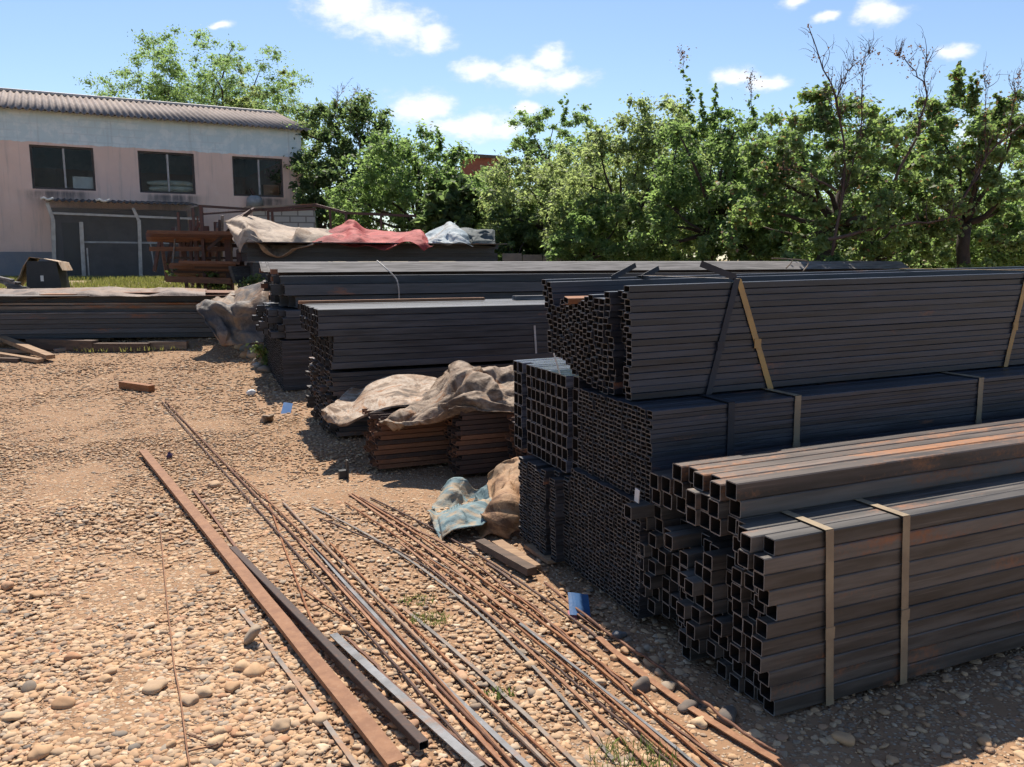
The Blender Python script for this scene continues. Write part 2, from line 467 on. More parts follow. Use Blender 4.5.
def ground_mat():
    m, nt, out = new_mat('sandy_ground')
    g = G(nt)
    v, _ = g.coords(False)
    big = g.noise(v, 0.35, 5, 0.6)
    med = g.noise(v, 2.3, 6, 0.65)
    fine = g.noise(v, 38, 5, 0.7)
    c = g.mix(g.step(big, 0.35, 0.65), (0.315, 0.188, 0.107), (0.24, 0.14, 0.079))
    c = g.mix(g.math('MULTIPLY', g.step(med, 0.45, 0.7), 0.5), c, (0.36, 0.225, 0.135))
    c = g.mix(g.math('MULTIPLY', g.step(fine, 0.5, 0.75), 0.5), c, (0.17, 0.105, 0.06))
    # fine grit between the stones
    vt = g.n('ShaderNodeTexVoronoi')
    g.put(vt.inputs['Vector'], v)
    vt.inputs['Scale'].default_value = 62
    grit = vt.outputs['Color']
    gs = g.n('ShaderNodeSeparateColor')
    g.put(gs.inputs[0], grit)
    gc = g.ramp(gs.outputs[0], [(0.0, (0.20, 0.135, 0.085)), (0.4, (0.37, 0.26, 0.165)), (0.75, (0.50, 0.40, 0.29)), (1.0, (0.30, 0.27, 0.24))])
    gm = g.math('MULTIPLY', g.step(vt.outputs['Distance'], 0.5, 0.2), g.step(g.math('ADD', med, g.math('MULTIPLY', gs.outputs[1], 0.5)), 0.45, 0.62))
    c = g.mix(g.math('MULTIPLY', gm, 0.85), c, gc)
    vt2 = g.n('ShaderNodeTexVoronoi')
    g.put(vt2.inputs['Vector'], g.vmath('ADD', v, (3.3, 1.7, 0)))
    vt2.inputs['Scale'].default_value = 27
    gs2 = g.n('ShaderNodeSeparateColor')
    g.put(gs2.inputs[0], vt2.outputs['Color'])
    gc2 = g.ramp(gs2.outputs[0], [(0.0, (0.22, 0.135, 0.08)), (0.35, (0.36, 0.235, 0.14)), (0.7, (0.47, 0.345, 0.225)), (1.0, (0.25, 0.195, 0.15))])
    gm2 = g.math('MULTIPLY', g.step(vt2.outputs['Distance'], 0.48, 0.3), g.math('GREATER_THAN', gs2.outputs[1], 0.42))
    c = g.mix(g.math('MULTIPLY', gm2, 0.75), c, gc2)
    gm = g.math('ADD', gm, g.math('MULTIPLY', gm2, 1.4))
    # grass-green earth towards the building
    sp = g.n('ShaderNodeSeparateXYZ')
    g.put(sp.inputs[0], v)
    far = g.step(g.math('ADD', sp.outputs[1], g.math('MULTIPLY', med, 2.0)), 16.5, 18.5)
    c = g.mix(g.math('MULTIPLY', far, 0.8), c, (0.27, 0.225, 0.125))
    h = g.math('ADD', g.math('MULTIPLY', fine, 0.6), g.math('MULTIPLY', gm, 1.0))
    nt.links.new(g.pbsdf(c, 0.95, 0, g.bump(h, 0.7, 0.008), 0.15), out.inputs[0])
    return m


def pebble_mat():
    m, nt, out = new_mat('pebbles')
    g = G(nt)
    gi = g.n('ShaderNodeNewGeometry').outputs['Random Per Island']
    oi = g.n('ShaderNodeObjectInfo').outputs['Random']
    r = g.math('FRACT', g.math('ADD', gi, oi))
    v = g.n('ShaderNodeTexCoord').outputs['Object']
    c = g.ramp(r, [(0.0, (0.47, 0.295, 0.165)), (0.16, (0.38, 0.22, 0.118)), (0.30, (0.53, 0.37, 0.225)),
                   (0.44, (0.42, 0.29, 0.185)), (0.56, (0.50, 0.31, 0.168)), (0.66, (0.25, 0.195, 0.145)), (0.76, (0.40, 0.205, 0.108)),
                   (0.85, (0.60, 0.46, 0.315)), (0.93, (0.17, 0.145, 0.12)), (1.0, (0.51, 0.34, 0.20))])
    n1 = g.noise(v, 24, 5, 0.7)
    n2 = g.noise(v, 120, 3, 0.6)
    c = g.mix(g.math('MULTIPLY', g.step(n1, 0.42, 0.7), 0.45), c, (0.35, 0.23, 0.13))
    c = g.mix(g.math('MULTIPLY', g.step(n2, 0.55, 0.75), 0.25), c, (0.16, 0.11, 0.075))
    nt.links.new(g.pbsdf(c, 0.85, 0, g.bump(n2, 0.25, 0.002), 0.25), out.inputs[0])
    return m


M['stucco'] = stucco_mat()
M['asbestos'] = asbestos_mat()
M['glass'] = glass_mat()
M['netting'] = netting_mat()
M['blocks'] = block_mat()
M['ground'] = ground_mat()
M['pebble'] = pebble_mat()


# ------------------------------------------------------------------ geometry helpers
class MB:
    """collects boxes, sweeps and sheets; build() links them as ONE mesh object"""
    def __init__(self):
        self.v, self.f = [], []

    def add(self, verts, faces):
        b = len(self.v)
        self.v.extend([tuple(p) for p in verts])
        self.f.extend([tuple(i + b for i in f) for f in faces])

    def box(self, c, s, mat=None, bev=0.0):
        x, y, z = (k / 2 for k in s)
        if bev > 0:
            b = bev
            vs, fs = [], []
            # chamfered box: the long edges along x are chamfered
            prof = [(-y + b, -z), (y - b, -z), (y, -z + b), (y, z - b), (y - b, z), (-y + b, z), (-y, z - b), (-y, -z + b)]
            for sx in (-x, x):
                vs += [Vector((sx, p[0], p[1])) for p in prof]
            n = 8
            fs = [(i, (i + 1) % n, n + (i + 1) % n, n + i) for i in range(n)]
            fs += [tuple(range(n - 1, -1, -1)), tuple(range(n, 2 * n))]
        else:
            vs = [Vector((sx * x, sy * y, sz * z)) for sx in (-1, 1) for sy in (-1, 1) for sz in (-1, 1)]
            fs = [(0, 1, 3, 2), (4, 6, 7, 5), (0, 4, 5, 1), (2, 3, 7, 6), (0, 2, 6, 4), (1, 5, 7, 3)]
        c = Vector(c)
        if mat is not None:
            vs = [mat @ p for p in vs]
        self.add([p + c for p in vs], fs)

    def bar(self, a, b, w, h=None):
        """rectangular bar from a to b"""
        a, b = Vector(a), Vector(b)
        h = h or w
        d = b - a
        L = d.length
        x = d / L
        up = Vector((0, 0, 1)) if abs(x.z) < 0.95 else Vector((0, 1, 0))
        y = up.cross(x).normalized()
        z = x.cross(y)
        R = Matrix((x, y, z)).transposed()
        self.box((a + b) / 2, (L, w, h), R)

    def sweep(self, pts, prof, up=(0, 0, 1), caps=True, scale=None):
        """sweep a closed profile [(side, up)] along pts"""
        pts = [Vector(p) for p in pts]
        n, k = len(pts), len(prof)
        up = Vector(up)
        vs = []
        for i, p in enumerate(pts):
            t = (pts[min(i + 1, n - 1)] - pts[max(i - 1, 0)]).normalized()
            u0 = up if abs(t.dot(up)) < 0.97 else Vector((0, 1, 0.01))
            s = t.cross(u0).normalized()
            w = s.cross(t)
            q = scale[i] if scale else 1.0
            for a, b in prof:
                vs.append(p + s * a * q + w * b * q)
        fs = []
        for i in range(n - 1):
            for j in range(k):
                fs.append((i * k + j, i * k + (j + 1) % k, (i + 1) * k + (j + 1) % k, (i + 1) * k + j))
        if caps:
            fs.append(tuple(range(k - 1, -1, -1)))
            fs.append(tuple((n - 1) * k + j for j in range(k)))
        self.add(vs, fs)

    def build(self, name, mat, parent=None, smooth=False):
        me = bpy.data.meshes.new(name)
        me.from_pydata(self.v, [], self.f)
        me.materials.append(mat)
        if smooth:
            me.polygons.foreach_set('use_smooth', [True] * len(me.polygons))
        me.update()
        return link(name, me, parent)


def link(name, me, parent=None):
    o = bpy.data.objects.new(name, me)
    COL.objects.link(o)
    if parent is not None:
        o.parent = parent
    return o


def tag(o, label=None, cat=None, group=None, kind=None):
    if label:
        o['label'] = label
    if cat:
        o['category'] = cat
    if group:
        o['group'] = group
    if kind:
        o['kind'] = kind
    return o


def empty(name, loc=(0, 0, 0), rot=(0, 0, 0)):
    o = bpy.data.objects.new(name, None)
    o.empty_display_size = 0.1
    COL.objects.link(o)
    o.location = loc
    o.rotation_euler = rot
    return o


def np_mesh(name, V, F, mat, smooth=False, attr=None, parent=None):
    V = np.ascontiguousarray(V, dtype=np.float32)
    F = np.ascontiguousarray(F, dtype=np.int32)
    me = bpy.data.meshes.new(name)
    m, k = F.shape
    me.vertices.add(len(V))
    me.vertices.foreach_set('co', V.ravel())
    me.loops.add(m * k)
    me.loops.foreach_set('vertex_index', F.ravel())
    me.polygons.add(m)
    me.polygons.foreach_set('loop_start', np.arange(0, m * k, k, dtype=np.int32))
    me.polygons.foreach_set('loop_total', np.full(m, k, dtype=np.int32))
    if smooth:
        me.polygons.foreach_set('use_smooth', np.ones(m, dtype=bool))
    me.materials.append(mat)
    me.update(calc_edges=True)
    if attr is not None:
        a = me.attributes.new('tint', 'FLOAT', 'POINT')
        a.data.foreach_set('value', np.ascontiguousarray(attr, dtype=np.float32))
    return link(name, me, parent)


def ngon(r, n=8):
    return [(r * math.cos(2 * math.pi * i / n), r * math.sin(2 * math.pi * i / n)) for i in range(n)]


def rect(w, h):
    return [(-w / 2, -h / 2), (w / 2, -h / 2), (w / 2, h / 2), (-w / 2, h / 2)]


def catmull(P, n):
    """P (k, 3) -> smooth polyline of n points"""
    P = np.asarray(P, float)
    k = len(P)
    t = np.linspace(0, k - 1, n)
    i = np.clip(t.astype(int), 0, k - 2)
    f = (t - i)[:, None]
    p0, p1, p2, p3 = P[np.clip(i - 1, 0, k - 1)], P[i], P[i + 1], P[np.clip(i + 2, 0, k - 1)]
    return 0.5 * (2 * p1 + (p2 - p0) * f + (2 * p0 - 5 * p1 + 4 * p2 - p3) * f ** 2 + (3 * p1 - p0 - 3 * p2 + p3) * f ** 3)


def drape(name, rows, mat, amp=0.03, freq=3.0, nu=90, nv=60, seed=0, thick=0.006, hole=None, lumps=0.0, folds=24, f2=0.32):
    """crumpled sheet through a grid of control points"""
    A = np.array([[tuple(p) for p in r] for r in rows], float)
    B = np.stack([catmull(A[i], nu) for i in range(A.shape[0])])
    S = np.stack([catmull(B[:, j], nv) for j in range(nu)], axis=1)      # nv, nu, 3
    du = np.gradient(S, axis=1)
    dv = np.gradient(S, axis=0)
    N = np.cross(du, dv)
    N /= np.linalg.norm(N, axis=2, keepdims=True) + 1e-9
    if N[..., 2].mean() < 0:
        N = -N
    off = Vector((seed * 13.7, seed * 5.1, seed * 2.3))
    # paper-like folds: many straight kinks, each fading out along its length
    rg = np.random.default_rng(seed + 400)
    du_ = np.linalg.norm(np.diff(S, axis=1), axis=2).sum(1).mean()
    dv_ = np.linalg.norm(np.diff(S, axis=0), axis=2).sum(0).mean()
    X, Y = np.meshgrid(np.linspace(0, du_, nu), np.linspace(0, dv_, nv))
    def facets(n):
        q = [(-.3 * du_, -.3 * dv_), (1.3 * du_, -.3 * dv_), (1.3 * du_, 1.3 * dv_), (-.3 * du_, 1.3 * dv_)]
        q += [(rg.uniform(-.15, 1.15) * du_, rg.uniform(-.15, 1.15) * dv_) for _ in range(n)]
        vs, _, tris = delaunay_2d_cdt([Vector(t) for t in q], [], [], 0, 1e-6)[:3]
        hz = rg.normal(0, 1, len(vs))
        H = np.zeros((nv, nu))
        for t in tris:
            (ax, ay), (bx, by), (cx, cy) = vs[t[0]], vs[t[1]], vs[t[2]]
            det = (by - cy) * (ax - cx) + (cx - bx) * (ay - cy)
            if abs(det) < 1e-12:
                continue
            l0 = ((by - cy) * (X - cx) + (cx - bx) * (Y - cy)) / det
            l1 = ((cy - ay) * (X - cx) + (ax - cx) * (Y - cy)) / det
            l2 = 1 - l0 - l1
            inside = (l0 >= -1e-9) & (l1 >= -1e-9) & (l2 >= -1e-9)
            H[inside] = (l0 * hz[t[0]] + l1 * hz[t[1]] + l2 * hz[t[2]])[inside]
        return H
    K = facets(folds) + f2 * facets(folds * 4)
    for i in range(nv):
        for j in range(nu):
            p = Vector(S[i, j]) * freq + off
            q = p + Vector((mnoise.noise(p * 0.7), mnoise.noise(p * 0.7 + Vector((9, 2, 5))), mnoise.noise(p * 0.7 + Vector((3, 7, 1))))) * 0.7
            r1 = 1 - abs(mnoise.noise(q)) * 2.2
            r2 = 1 - abs(mnoise.noise(q * 2.3 + Vector((4, 4, 4)))) * 2.2
            h = 0.35 + 0.10 * (r1 - 0.5) + 0.10 * (r2 - 0.5) + 0.03 * mnoise.noise(q * 6) + 0.62 * K[i, j]
            if lumps:
                h += lumps * mnoise.noise(p * 0.5)
            e = min(1.0, 0.35 + min(i, nv - 1 - i) / (nv * 0.2), 0.35 + min(j, nu - 1 - j) / (nu * 0.15))
            S[i, j] += N[i, j] * (h - 0.35) * amp * max(e, 0.4)
            if i in (0, nv - 1) or j in (0, nu - 1):
                S[i, j] += np.array([mnoise.noise(p * 3), mnoise.noise(p * 3 + Vector((5, 0, 0))), 0]) * amp * 0.5
    V = S.reshape(-1, 3)
    F = []
    for i in range(nv - 1):
        for j in range(nu - 1):
            if hole and ((i / nv - hole[0]) * hole[3]) ** 2 + (j / nu - hole[1]) ** 2 < hole[2] ** 2:
                continue
            F.append((i * nu + j, i * nu + j + 1, (i + 1) * nu + j + 1, (i + 1) * nu + j))
    o = np_mesh(name, V, np.array(F), mat, True)
    md = o.modifiers.new('thickness', 'SOLIDIFY')
    md.thickness = thick
    md.offset = 0
    return o


# ------------------------------------------------------------------ hollow tubes
def tube_geom(w, h, t, L, x0=0.0):
    """hollow rectangular tube along +x, chamfered edges, open at both ends; also the material slot of each face"""
    def ring(x, a, b, c):
        return [(x, -a + c, -b), (x, a - c, -b), (x, a, -b + c), (x, a, b - c), (x, a - c, b), (x, -a + c, b), (x, -a, b - c), (x, -a, -b + c)]
    a, b = w / 2, h / 2
    c = min(w, h) * 0.07
    vs = ring(x0, a, b, c) + ring(x0, a - t, b - t, c * 0.6) + ring(x0 + L, a, b, c) + ring(x0 + L, a - t, b - t, c * 0.6)
    fs, mi = [], []
    for i in range(8):
        j = (i + 1) % 8
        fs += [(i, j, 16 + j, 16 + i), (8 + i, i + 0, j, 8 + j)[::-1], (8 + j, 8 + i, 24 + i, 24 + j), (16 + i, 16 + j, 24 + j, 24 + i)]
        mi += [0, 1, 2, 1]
    return vs, fs, mi


_tube_cache = {}


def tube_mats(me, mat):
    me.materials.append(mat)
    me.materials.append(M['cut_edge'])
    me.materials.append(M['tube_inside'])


def tube_mesh(w, h, t, L, mat):
    k = (w, h, t, L, mat.name)
    if k not in _tube_cache:
        vs, fs, mi = tube_geom(w, h, t, L)
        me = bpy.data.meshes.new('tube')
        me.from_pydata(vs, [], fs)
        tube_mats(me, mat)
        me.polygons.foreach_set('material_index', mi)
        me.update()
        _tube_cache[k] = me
    return _tube_cache[k]


AZ = rad(22.6)                  # heading of every pile
P0 = Vector((0.909, 2.729, 0.0))
DV = Vector((math.cos(AZ), math.sin(AZ), 0))
NV = Vector((-math.sin(AZ), math.cos(AZ), 0))
NEAR_ROT = (0, rad(-0.85), AZ)
HB = Vector((-1.619, 7.334, 0.0))


def place(base, rot, d, n, z):
    R = Matrix.Rotation(rot[2], 4, 'Z') @ Matrix.Rotation(rot[1], 4, 'Y')
    return base + R @ Vector((d, n, z))


def strap_loop(d, n0, n1, z0, z1, w=0.034, t=0.0016, gap=0.004, shear=0.0, lean=0.0):
    """steel band right round a bundle; shear moves its lower side along the tubes"""
    mb = MB()
    ys = [n0 - gap, n0 - gap + lean, n1 + gap + lean, n1 + gap]
    zs = [z0 - gap, z1 + gap, z1 + gap, z0 - gap]
    ds = [d + shear, d, d, d + shear]
    for k in range(4):
        a = Vector((ds[k], ys[k], zs[k]))
        b = Vector((ds[(k + 1) % 4], ys[(k + 1) % 4], zs[(k + 1) % 4]))
        m = 6
        pts = []
        for q in range(m + 1):
            p = a.lerp(b, q / m)
            p.y += random.uniform(-1, 1) * 0.0012
            pts.append(p)
        nrm = Vector((0, -1, 0)) if k == 0 else Vector((0, 0, 1)) if k == 1 else Vector((0, 1, 0)) if k == 2 else Vector((0, 0, -1))
        vs, fs = [], []
        for p in pts:
            for s in (-w / 2, w / 2):
                for o in (0, t):
                    vs.append(p + Vector((s, 0, 0)) + nrm * o)
        for q in range(m):
            b0 = q * 4
            for (i, j) in ((0, 1), (1, 3), (3, 2), (2, 0)):
                fs.append((b0 + i, b0 + j, b0 + 4 + j, b0 + 4 + i))
        mb.add(vs, fs)
    f_ = 0.42
    mb.box((d + shear * (1 - f_), n0 - gap - 0.003 + lean * f_, z0 + (z1 - z0) * f_), (w * 1.15, 0.004, 0.045))
    return mb


def bundle(name, label, base, rot, d0, n0, z0, cells, w, h, t, L, mat, cat='tube bundle', group=None, pick=None, limit=100):
    """cells: list of (n, z, stick) of tube centres relative to the bundle's corner"""
    root = empty(name, place(base, rot, d0, n0, z0), rot)
    tag(root, label, cat, group)
    order = sorted(range(len(cells)), key=pick or (lambda i: (cells[i][0], -cells[i][1])))
    first = set(order[:limit])
    rest, rmi = MB(), []
    me = tube_mesh(w, h, t, L, mat)
    for i, (n, z, s) in enumerate(cells):
        if i in first:
            o = link('tube', me, root)
            o.location = (s, n, z)
            o.rotation_euler = (rj(0.008), rj(0.0006), rj(0.0012))
        else:
            vs, fs, mi = tube_geom(w, h, t, L, s)
            rest.add([(a, b + n, c + z) for a, b, c in vs], fs)
            rmi += mi
    if rest.v:
        o = rest.build('tubes', mat, root)
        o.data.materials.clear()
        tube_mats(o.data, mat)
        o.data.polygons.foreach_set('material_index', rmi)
        tag(o, kind='stuff')
    return root


def rj(a):
    return random.uniform(-a, a)


def front_top(cells, n_eps, tops):
    """individual tubes first: the visible side, then the top, then the nearest ends"""
    def key(i):
        n, z, s = cells[i]
        return (0 if n < n_eps else 1 if z > tops else 2, n, -z)
    return key


# ---- A: front strapped bundle of 60 mm square tubes
cells = []
for r in range(11):
    for c in range(4):
        s = rj(0.012) + (0.03 if c % 2 else 0.0)
        if c == 0:
            s = 0.028 * math.sin(r * 1.3) + rj(0.01) + (0.05 if r == 0 else 0)
        if c == 1:
            s = -0.045 + rj(0.02) if r >= 9 else 0.06 + rj(0.03)
        if c == 2:
            s = (-0.01 if r == 10 else 0.05) + rj(0.02)
        cells.append((0.031 + c * 0.0615 + (rj(0.0025) if c else rj(0.004)), 0.031 + r * 0.0612, s))
fa = bundle('square_tube_bundle', 'front bundle of brown-grey square steel tubes with two flat straps, at right edge', P0, NEAR_ROT, 0, 0, 0.01,
            cells, 0.06, 0.06, 0.0042, 6.0, M['steel_front'])
tb = 11 * 0.0612 + 0.002
for dd in (0.25, 0.62):
    strap_loop(dd, -0.004, 0.25, 0.0, tb, 0.036, shear=0.04).build('strap', M['strap_dull'], fa)

# ---- B: ragged loose square tubes beside it
steps = {}
me_b = tube_mesh(0.06, 0.06, 0.0042, 5.6, M['steel_loose'])
grp_b = 'loose square tubes pushed out unevenly beside the front bundle'
for c in range(10):
    n = 0.292 + c * 0.0625
    top = [9, 9, 9, 9, 9, 9, 9, 9, 9, 9][c]
    low = [0, 1, 1, 0, 1, 0, 2, 1, 1, 2][c]
    for r in range(top):
        prot = [0.06, 0.03, 0.0, 0.0, 0.02, 0.06, 0.10, 0.06, 0.03, 0.0][c]
        s = prot + rj(0.012) + random.choice([0, 0, 0, 0, 0.02, -0.03, -0.05])
        if r == top - 1 and c < 8:
            s += random.choice([0.22, 0.28, 0.34])
        elif r >= top - 2 - (c % 2):
            s += random.choice([0.02, 0.05, 0.09, -0.04])
        if r < low:
            s += 0.12
        o = link('square_tube', me_b)
        o.location = place(P0, NEAR_ROT, s, n + rj(0.004), 0.033 + r * 0.0618 + 0.02)
        o.rotation_euler = (rad(rj(1.2)), NEAR_ROT[1] + rad(rj(0.15)), AZ + rad(rj(0.25)))
        tag(o, 'loose grey square tube in the ragged stack behind the front strapped bundle', 'steel tube', grp_b)

# ---- C: rusty-topped tubes laid over the ragged stack
me_c = tube_mesh(0.068, 0.068, 0.0045, 6.0, M['steel_top_rusty'])
me_c2 = tube_mesh(0.068, 0.068, 0.0045, 6.0, M['steel_front'])
lab_c = 'rust-topped square tube in the upper row between front bundle and big dark pile'
grp_c = 'rusty square tubes lying over the loose stack'
top_st = [0.03, 0.0, 0.06, 0.03, 0.05, 0.03, 0.02, 0.0]
for c in range(8):
    n = 0.262 + c * 0.0705
    rows = 3 if c < 6 else 2
    for r in range(rows):
        zc = 0.60 + 0.034 + r * 0.0695 + (0.018 if c < 1 else 0)
        s = top_st[c] + (2 - r) * 0.008 + rj(0.012)
        if r < rows - 1 and c in (2, 3):
            s -= 0.05
        o = link('square_tube', me_c if r == rows - 1 else me_c2)
        o.location = place(P0, NEAR_ROT, s, n + rj(0.003), zc)
        o.rotation_euler = (rad(rj(1.0)), NEAR_ROT[1], AZ + rad(rj(0.12)))
        tag(o, lab_c if r == rows - 1 else 'dark square tube under the rust-topped row, above the ragged stack', 'steel tube', grp_c if r == rows - 1 else 'dark tubes under the rusty row')

# ---- D: two big bundles of 40 x 20 tubes
def grid_cells(cols, rows, pw, ph, jn, jz, js, lean=0.0, sag=0.0, drop=None, bow=0.0):
    out = []
    for c in range(cols):
        cs = rj(js * 0.5)
        for r in range(rows):
            if drop and drop(c, r):
                continue
            n = (c + 0.5) * pw + lean * r * ph + rj(jn)
            z = (r + 0.5) * ph + sag * math.sin(math.pi * (c + 0.5) / cols) * (r / rows) + rj(jz)
            n += bow * math.sin(math.pi * (r + 0.5) / rows)
            out.append((n, z, cs + rj(js)))
    return out


cl = grid_cells(17, 26, 0.0405, 0.0208, 0.0015, 0.0008, 0.006)
fd = bundle('rectangular_tube_bundle', 'lower dark bundle of fine flat-lying tubes at the base of the big pile', P0, NEAR_ROT, 0.0, 0.86, 0.03,
            cl, 0.04, 0.02, 0.0022, 6.0, M['steel_black'], pick=lambda i: (-cl[i][2]))
cu = grid_cells(17, 20, 0.0405, 0.0208, 0.002, 0.0008, 0.007, sag=0.0)
fd2 = bundle('rectangular_tube_bundle', 'dark bundle of fine tubes with straps, directly under the topmost bundle', P0, NEAR_ROT, 0.03, 0.83, 0.578,
             cu, 0.04, 0.02, 0.0022, 6.0, M['steel_blue'], pick=front_top(cu, 0.03, 0.4))
for dd, mt in ((0.42, 'strap_dark'), (0.80, 'strap_dull'), (2.02, 'strap_dull'), (3.6, 'strap_dull')):
    strap_loop(dd, -0.003, 0.69, 0.0, 0.418, 0.036).build('strap', M[mt], fd2)

# ---- E: topmost bundle of 50 x 30 tubes, sunken in the middle of its top
def e_top(c):
    return 0.535 if c >= 15 else 0.40 if c >= 11 else 0.43 if c >= 8 else 0.46 if c >= 4 else 0.50 if c >= 1 else 0.53


ce = []
for c in range(17):
    n = (c + 0.5) * 0.0515
    zb = 0.25 * max(0, n - 0.3)
    r = 0
    while zb + (r + 1) * 0.0308 <= e_top(c) + 0.012:
        z = zb + (r + 0.5) * 0.0308
        nn = n + 0.06 * z + (0.07 * (z - 0.25) * (c / 16) ** 2) + 0.012 * math.sin(r * 0.6 + c * 0.5) * (c > 0) + rj(0.003)
        ce.append((nn, z + 0.006 * math.sin(c * 1.1) * (c > 0) + rj(0.0012), 0.012 * math.sin(n * 9 + z * 5) + rj(0.010) + (0.05 if c in (1, 2) else 0)))
        r += 1
fe = bundle('rectangular_tube_bundle', 'topmost blue-black tube bundle with ochre straps and a sunken top, on the big pile', P0, NEAR_ROT, 0.05, 1.045, 1.004,
            ce, 0.05, 0.03, 0.0028, 6.0, M['steel_blue'], pick=front_top(ce, 0.058, 0.47))
strap_loop(0.61, -0.002, 0.88, 0.0, 0.535, 0.034, shear=0.19, lean=0.032).build('strap', M['strap_ochre'], fe)
strap_loop(0.60, -0.004, 0.88, 0.0, 0.535, 0.034, shear=-0.17, lean=0.032).build('strap', M['strap_dark'], fe)
strap_loop(2.64, -0.002, 0.88, 0.0, 0.535, 0.034, shear=-0.17, lean=0.032).build('strap', M['strap_ochre'], fe)
for a, b in (((0.60, 0.03, 0.545), (0.43, 0.08, 0.615)), ((0.40, 0.88, 0.53), (0.58, 0.92, 0.60)), ((0.60, 0.88, 0.53), (0.73, 0.91, 0.58))):
    mb = MB()
    mb.bar(a, b, 0.003, 0.03)
    mb.build('strap_end', M['strap_dark'], fe)
# rusted tube ends lying in the dip
for k in range(2):
    o = link('short_tube', tube_mesh(0.05, 0.03, 0.003, 0.42, M[['rust_orange', 'rust_brown'][k]]))
    o.location = place(P0, NEAR_ROT, 0.0 + 0.02 * k, 1.60 + 0.075 * k, 1.44 - 0.012 * k)
    o.rotation_euler = (rad(12 - 20 * k), 0, AZ + rad(2))
    tag(o, ['orange rusted tube end lying in the sunken top of the topmost bundle',
            'brown rusted tube end in the sunken top, beside the orange tube end'][k], 'steel tube')

# ---- F: open square tubes, G: flat tubes below
cf = grid_cells(12, 8, 0.0665, 0.0655, 0.002, 0.001, 0.006)
cf = [(n, z, s + (0.05 if 0.60 < n < 0.67 else 0) + (0.03 if n < 0.07 else 0)) for n, z, s in cf]
ff = bundle('square_tube_bundle', 'bundle of open square tubes with a bright blue-grey top, left end of the big pile', P0, NEAR_ROT, 0.02, 1.56, 0.52,
            cf, 0.064, 0.064, 0.0042, 6.0, M['steel_sq'])
cg = grid_cells(9, 26, 0.061, 0.0192, 0.002, 0.001, 0.008, drop=lambda c, r: r > 24 - (c % 3 == 1))
cg = [(n, z, s + (0.05 if 0.12 < n < 0.2 or n < 0.06 else 0)) for n, z, s in cg]
fg = bundle('flat_tube_bundle', 'bundle of thin flat tubes on the ground under the open square tubes', P0, NEAR_ROT, -0.05, 1.575, 0.03,
            cg, 0.06, 0.018, 0.0026, 6.0, M['steel_black'], pick=lambda i: (-cg[i][0]))
# small pale label hanging between the bundles
mb = MB()
mb.box((0, 0, 0), (0.004, 0.035, 0.06))
o = mb.build('paper_label', M['card_white'])
o.location = place(P0, NEAR_ROT, -0.03, 0.84, 0.62)
o.rotation_euler = (0.1, 0, AZ)
tag(o, 'small white paper label at the corner of the big dark pile', 'label')
mb = MB()
mb.bar((0, 0, 0), (0, -0.075, -0.10), 0.006, 0.006)
o = mb.build('wood_sliver', M['frame_white'])
o.location = place(P0, NEAR_ROT, -0.06, 1.62, 1.17)
o.rotation_euler = (0, 0, AZ)
tag(o, 'pale thin sliver stuck between the tube ends of the topmost bundle', 'sliver')

# ------------------------------------------------------------------ middle piles
MID = (0, 0, AZ)
ch = grid_cells(14, 9, 0.085, 0.0605, 0.004, 0.001, 0.02)
ch = [(n, z, s + (-0.10 if z > 0.33 else 0.0)) for n, z, s in ch]
fh = bundle('rectangular_tube_bundle', 'long dark bundle of broad tubes, above the grey-brown tarps', HB, MID, 0.0, 0.02, 0.655,
            ch, 0.083, 0.059, 0.003, 6.2, M['steel_mid'])
mb = MB()
mb.bar((2.02, -0.008, 0.06), (2.0, -0.008, 0.34), 0.02, 0.003)
mb.build('strap', M['frame_white'], fh)
chl = grid_cells(13, 14, 0.102, 0.0425, 0.004, 0.001, 0.05)
fhl = bundle('flat_tube_bundle', 'dark low stack with rough tube ends, half under the tan tarp', HB, MID, 0.0, 0.02, 0.03,
             chl, 0.098, 0.040, 0.004, 6.0, M['steel_brown'])
# orange end pieces on the long bundle
mb = MB()
mb.bar((0, 0, 0), (1.95, 0, 0), 0.06, 0.03)
o = mb.build('loose_bar', M['rust_tan'])
o.location = place(HB, MID, -0.15, 0.9, 1.222)
o.rotation_euler = (0, 0, AZ)
tag(o, 'single rust-coloured bar lying on top of the long dark bundle', 'steel bar')
mb = MB()
mb.bar((0, 0, 0), (3.5, 0, 0), 0.09, 0.045)
o = mb.build('loose_bar', M['steel_pale'])
o.location = place(HB, MID, 2.15, 0.9, 1.225)
o.rotation_euler = (0, 0, AZ)
tag(o, 'single pale grey bar lying on top of the long dark bundle', 'steel bar')

IB = HB + DV * (-0.09) + NV * 2.88
ci = grid_cells(21, 30, 0.10, 0.0205, 0.004, 0.0008, 0.006)
fi = bundle('flat_tube_bundle', 'smooth black block of thin flat tubes standing at the end of the middle piles', IB, MID, 0.0, 0.0, 0.04,
            ci, 0.098, 0.0198, 0.002, 8.0, M['steel_black'])
cj = grid_cells(15, 4, 0.14, 0.088, 0.01, 0.002, 0.10)
fi2 = bundle('channel_bundle', 'dark broad bars with rough ends stacked on the smooth black block', IB, MID, -0.05, -0.02, 0.675,
             cj, 0.134, 0.085, 0.006, 8.0, M['steel_mid'])
# J: long beams near eye level
JB = IB + NV * 0.15
jr = empty('beam_stack', place(JB, MID, 0, 0, 1.03), MID)
tag(jr, 'topmost long beams with rusty ends and a pale upper flange, crossing the middle', 'beam stack')


def channel_prof(w, h, t):
    return [(-w / 2, -h / 2), (w / 2, -h / 2), (w / 2, -h / 2 + t), (-w / 2 + t, -h / 2 + t), (-w / 2 + t, h / 2 - t), (w / 2, h / 2 - t), (w / 2, h / 2), (-w / 2, h / 2)]


